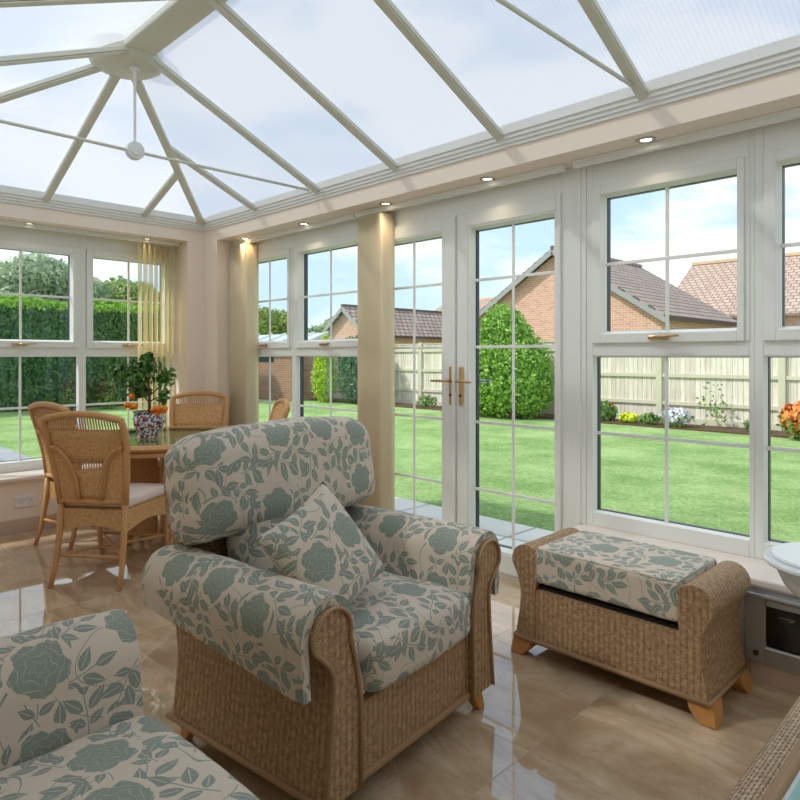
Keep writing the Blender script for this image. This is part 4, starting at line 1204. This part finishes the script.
crown('garden_tree', 'thin tree top showing left of the brown gable', 'tree', (-33, 27.2, GZ), treeblobs(10, 1.9, 2.0, 2.2, 12), 7000, .30, 'tree', 'trees beyond the fence', trunk=2.4, shell=.6)
crown('garden_tree', 'conifer top at the far left edge behind the hedge', 'tree', (-25, 1.6, GZ), treeblobs(12, 1.9, 2.0, 2.6, 31), 12000, .26, 'green_dark', 'trees beyond the hedge', trunk=3, shell=.5)

# planting in the border (positions on the soil strip)
def tuft(label, x, y, w, h, mat, n, size, flower=None, fl_n=0, name='border_plant'):
    t = thing(name, label, 'plant', (x, y, GZ+.03), 0, 'plants in the fence border')
    V, F = leaves(rng, [(0, 0, h*.45, w, w*.7, h*.5)], n, size, .4, shell=.9); leafmesh('foliage', mat, V, F, t)
    if flower:
        V, F = leaves(rng, [(0, -.02, h*.6, w*.95, w*.7, h*.42)], fl_n, size*.9, .9, shell=.5); leafmesh('flowers', flower, V, F, t)
    return t
tuft('low green clump with a red bloom at the left of the border', -7.0, 13.5, .28, .46, 'bedgreen', 700, .12, 'red', 14)
tuft('bright yellow low mound in the border', -6.40, 13.45, .20, .20, 'golden', 400, .09, 'yellowfl', 300)
tuft('grey green low plant between the yellow mound and the fence post', -5.95, 13.45, .24, .24, 'bedgreen', 400, .10)
tuft('white flowering clump right of the nearest fence post', -5.36, 13.4, .34, .36, 'bedgreen', 250, .09, 'whitefl', 420)
tuft('orange flowering azalea at the right edge of the border', -3.0, 12.95, .36, .62, 'bedgreen', 500, .13, 'orangefl', 700, name='azalea')
tuft('small green shoots left of the orange azalea', -3.9, 13.45, .2, .32, 'bedgreen', 250, .1)
tuft('climbing sprig trained on the fence above the border', -4.70, 13.68, .40, 1.0, 'bedgreen', 90, .11, name='climber')
tuft('low leafy plant below the fence seen through the left door leaf', -12.4, 13.5, .35, .35, 'bedgreen', 300, .1)

for lab, y, mt in (('pinkish leafy shrub at the foot of the hedge, leftmost', 6.1, 'bedgreen'), ('pinkish leafy shrub at the foot of the hedge beside the first chair back', 7.0, 'bedgreen'), ('bushy shrub at the foot of the hedge seen near the table plant', 8.6, 'green_dark')):
    tuft(lab, -18.55, y, .40, .8, mt, 900, .13, 'soil', 160, name='hedge_shrub')

# ------------------------------------------------------------------ sky, sun, camera
wd = bpy.data.worlds.new('sky'); scn.world = wd; wd.use_nodes = True; nt = wd.node_tree
bg = nt.nodes['Background']; tc = nt.nodes.new('ShaderNodeTexCoord')
mp = node(nt, 'ShaderNodeMapping'); mp.inputs['Scale'].default_value = (1, 1, 2.6); nt.links.new(tc.outputs['Generated'], mp.inputs[0])
n1 = node(nt, 'ShaderNodeTexNoise', Scale=2.6, Detail=7.0, Roughness=.55, Distortion=.3); nt.links.new(mp.outputs[0], n1.inputs[0])
x, y, z = sep(nt, tc.outputs['Generated'])
blue = mixc(nt, z.smooth(0, .7), (.56, .74, .90), (.33, .52, .80))
cl = E(nt, n1.outputs[0]).smooth(.40, .56)
c = mixc(nt, cl*.92, blue, (.95, .96, .97))
nt.links.new(c, bg.inputs[0]); bg.inputs[1].default_value = 1.0
sun = bpy.data.lights.new('sun', 'SUN'); sun.energy = 2.5; sun.angle = R(3); sun.color = (1, .95, .86)
so = bpy.data.objects.new('sun', sun); COL.objects.link(so)
so.rotation_euler = Vector((.42, .58, -.78)).to_track_quat('-Z', 'Y').to_euler()

cam = bpy.data.cameras.new('camera'); co = bpy.data.objects.new('camera', cam); COL.objects.link(co); scn.camera = co
co.location = (0, 0, 1.30); co.rotation_euler = (R(90), 0, R(45))
cam.sensor_width = 36; cam.lens = 36*645/800; cam.shift_y = -44/800; cam.clip_start = .05; cam.clip_end = 300
vs = scn.view_settings; vs.view_transform = 'Standard'; vs.look = 'None'; vs.exposure = .48; vs.gamma = 1; vs.use_curve_mapping = False
scn.cycles.max_bounces = 10; scn.cycles.transparent_max_bounces = 24; scn.cycles.diffuse_bounces = 5; scn.cycles.glossy_bounces = 4
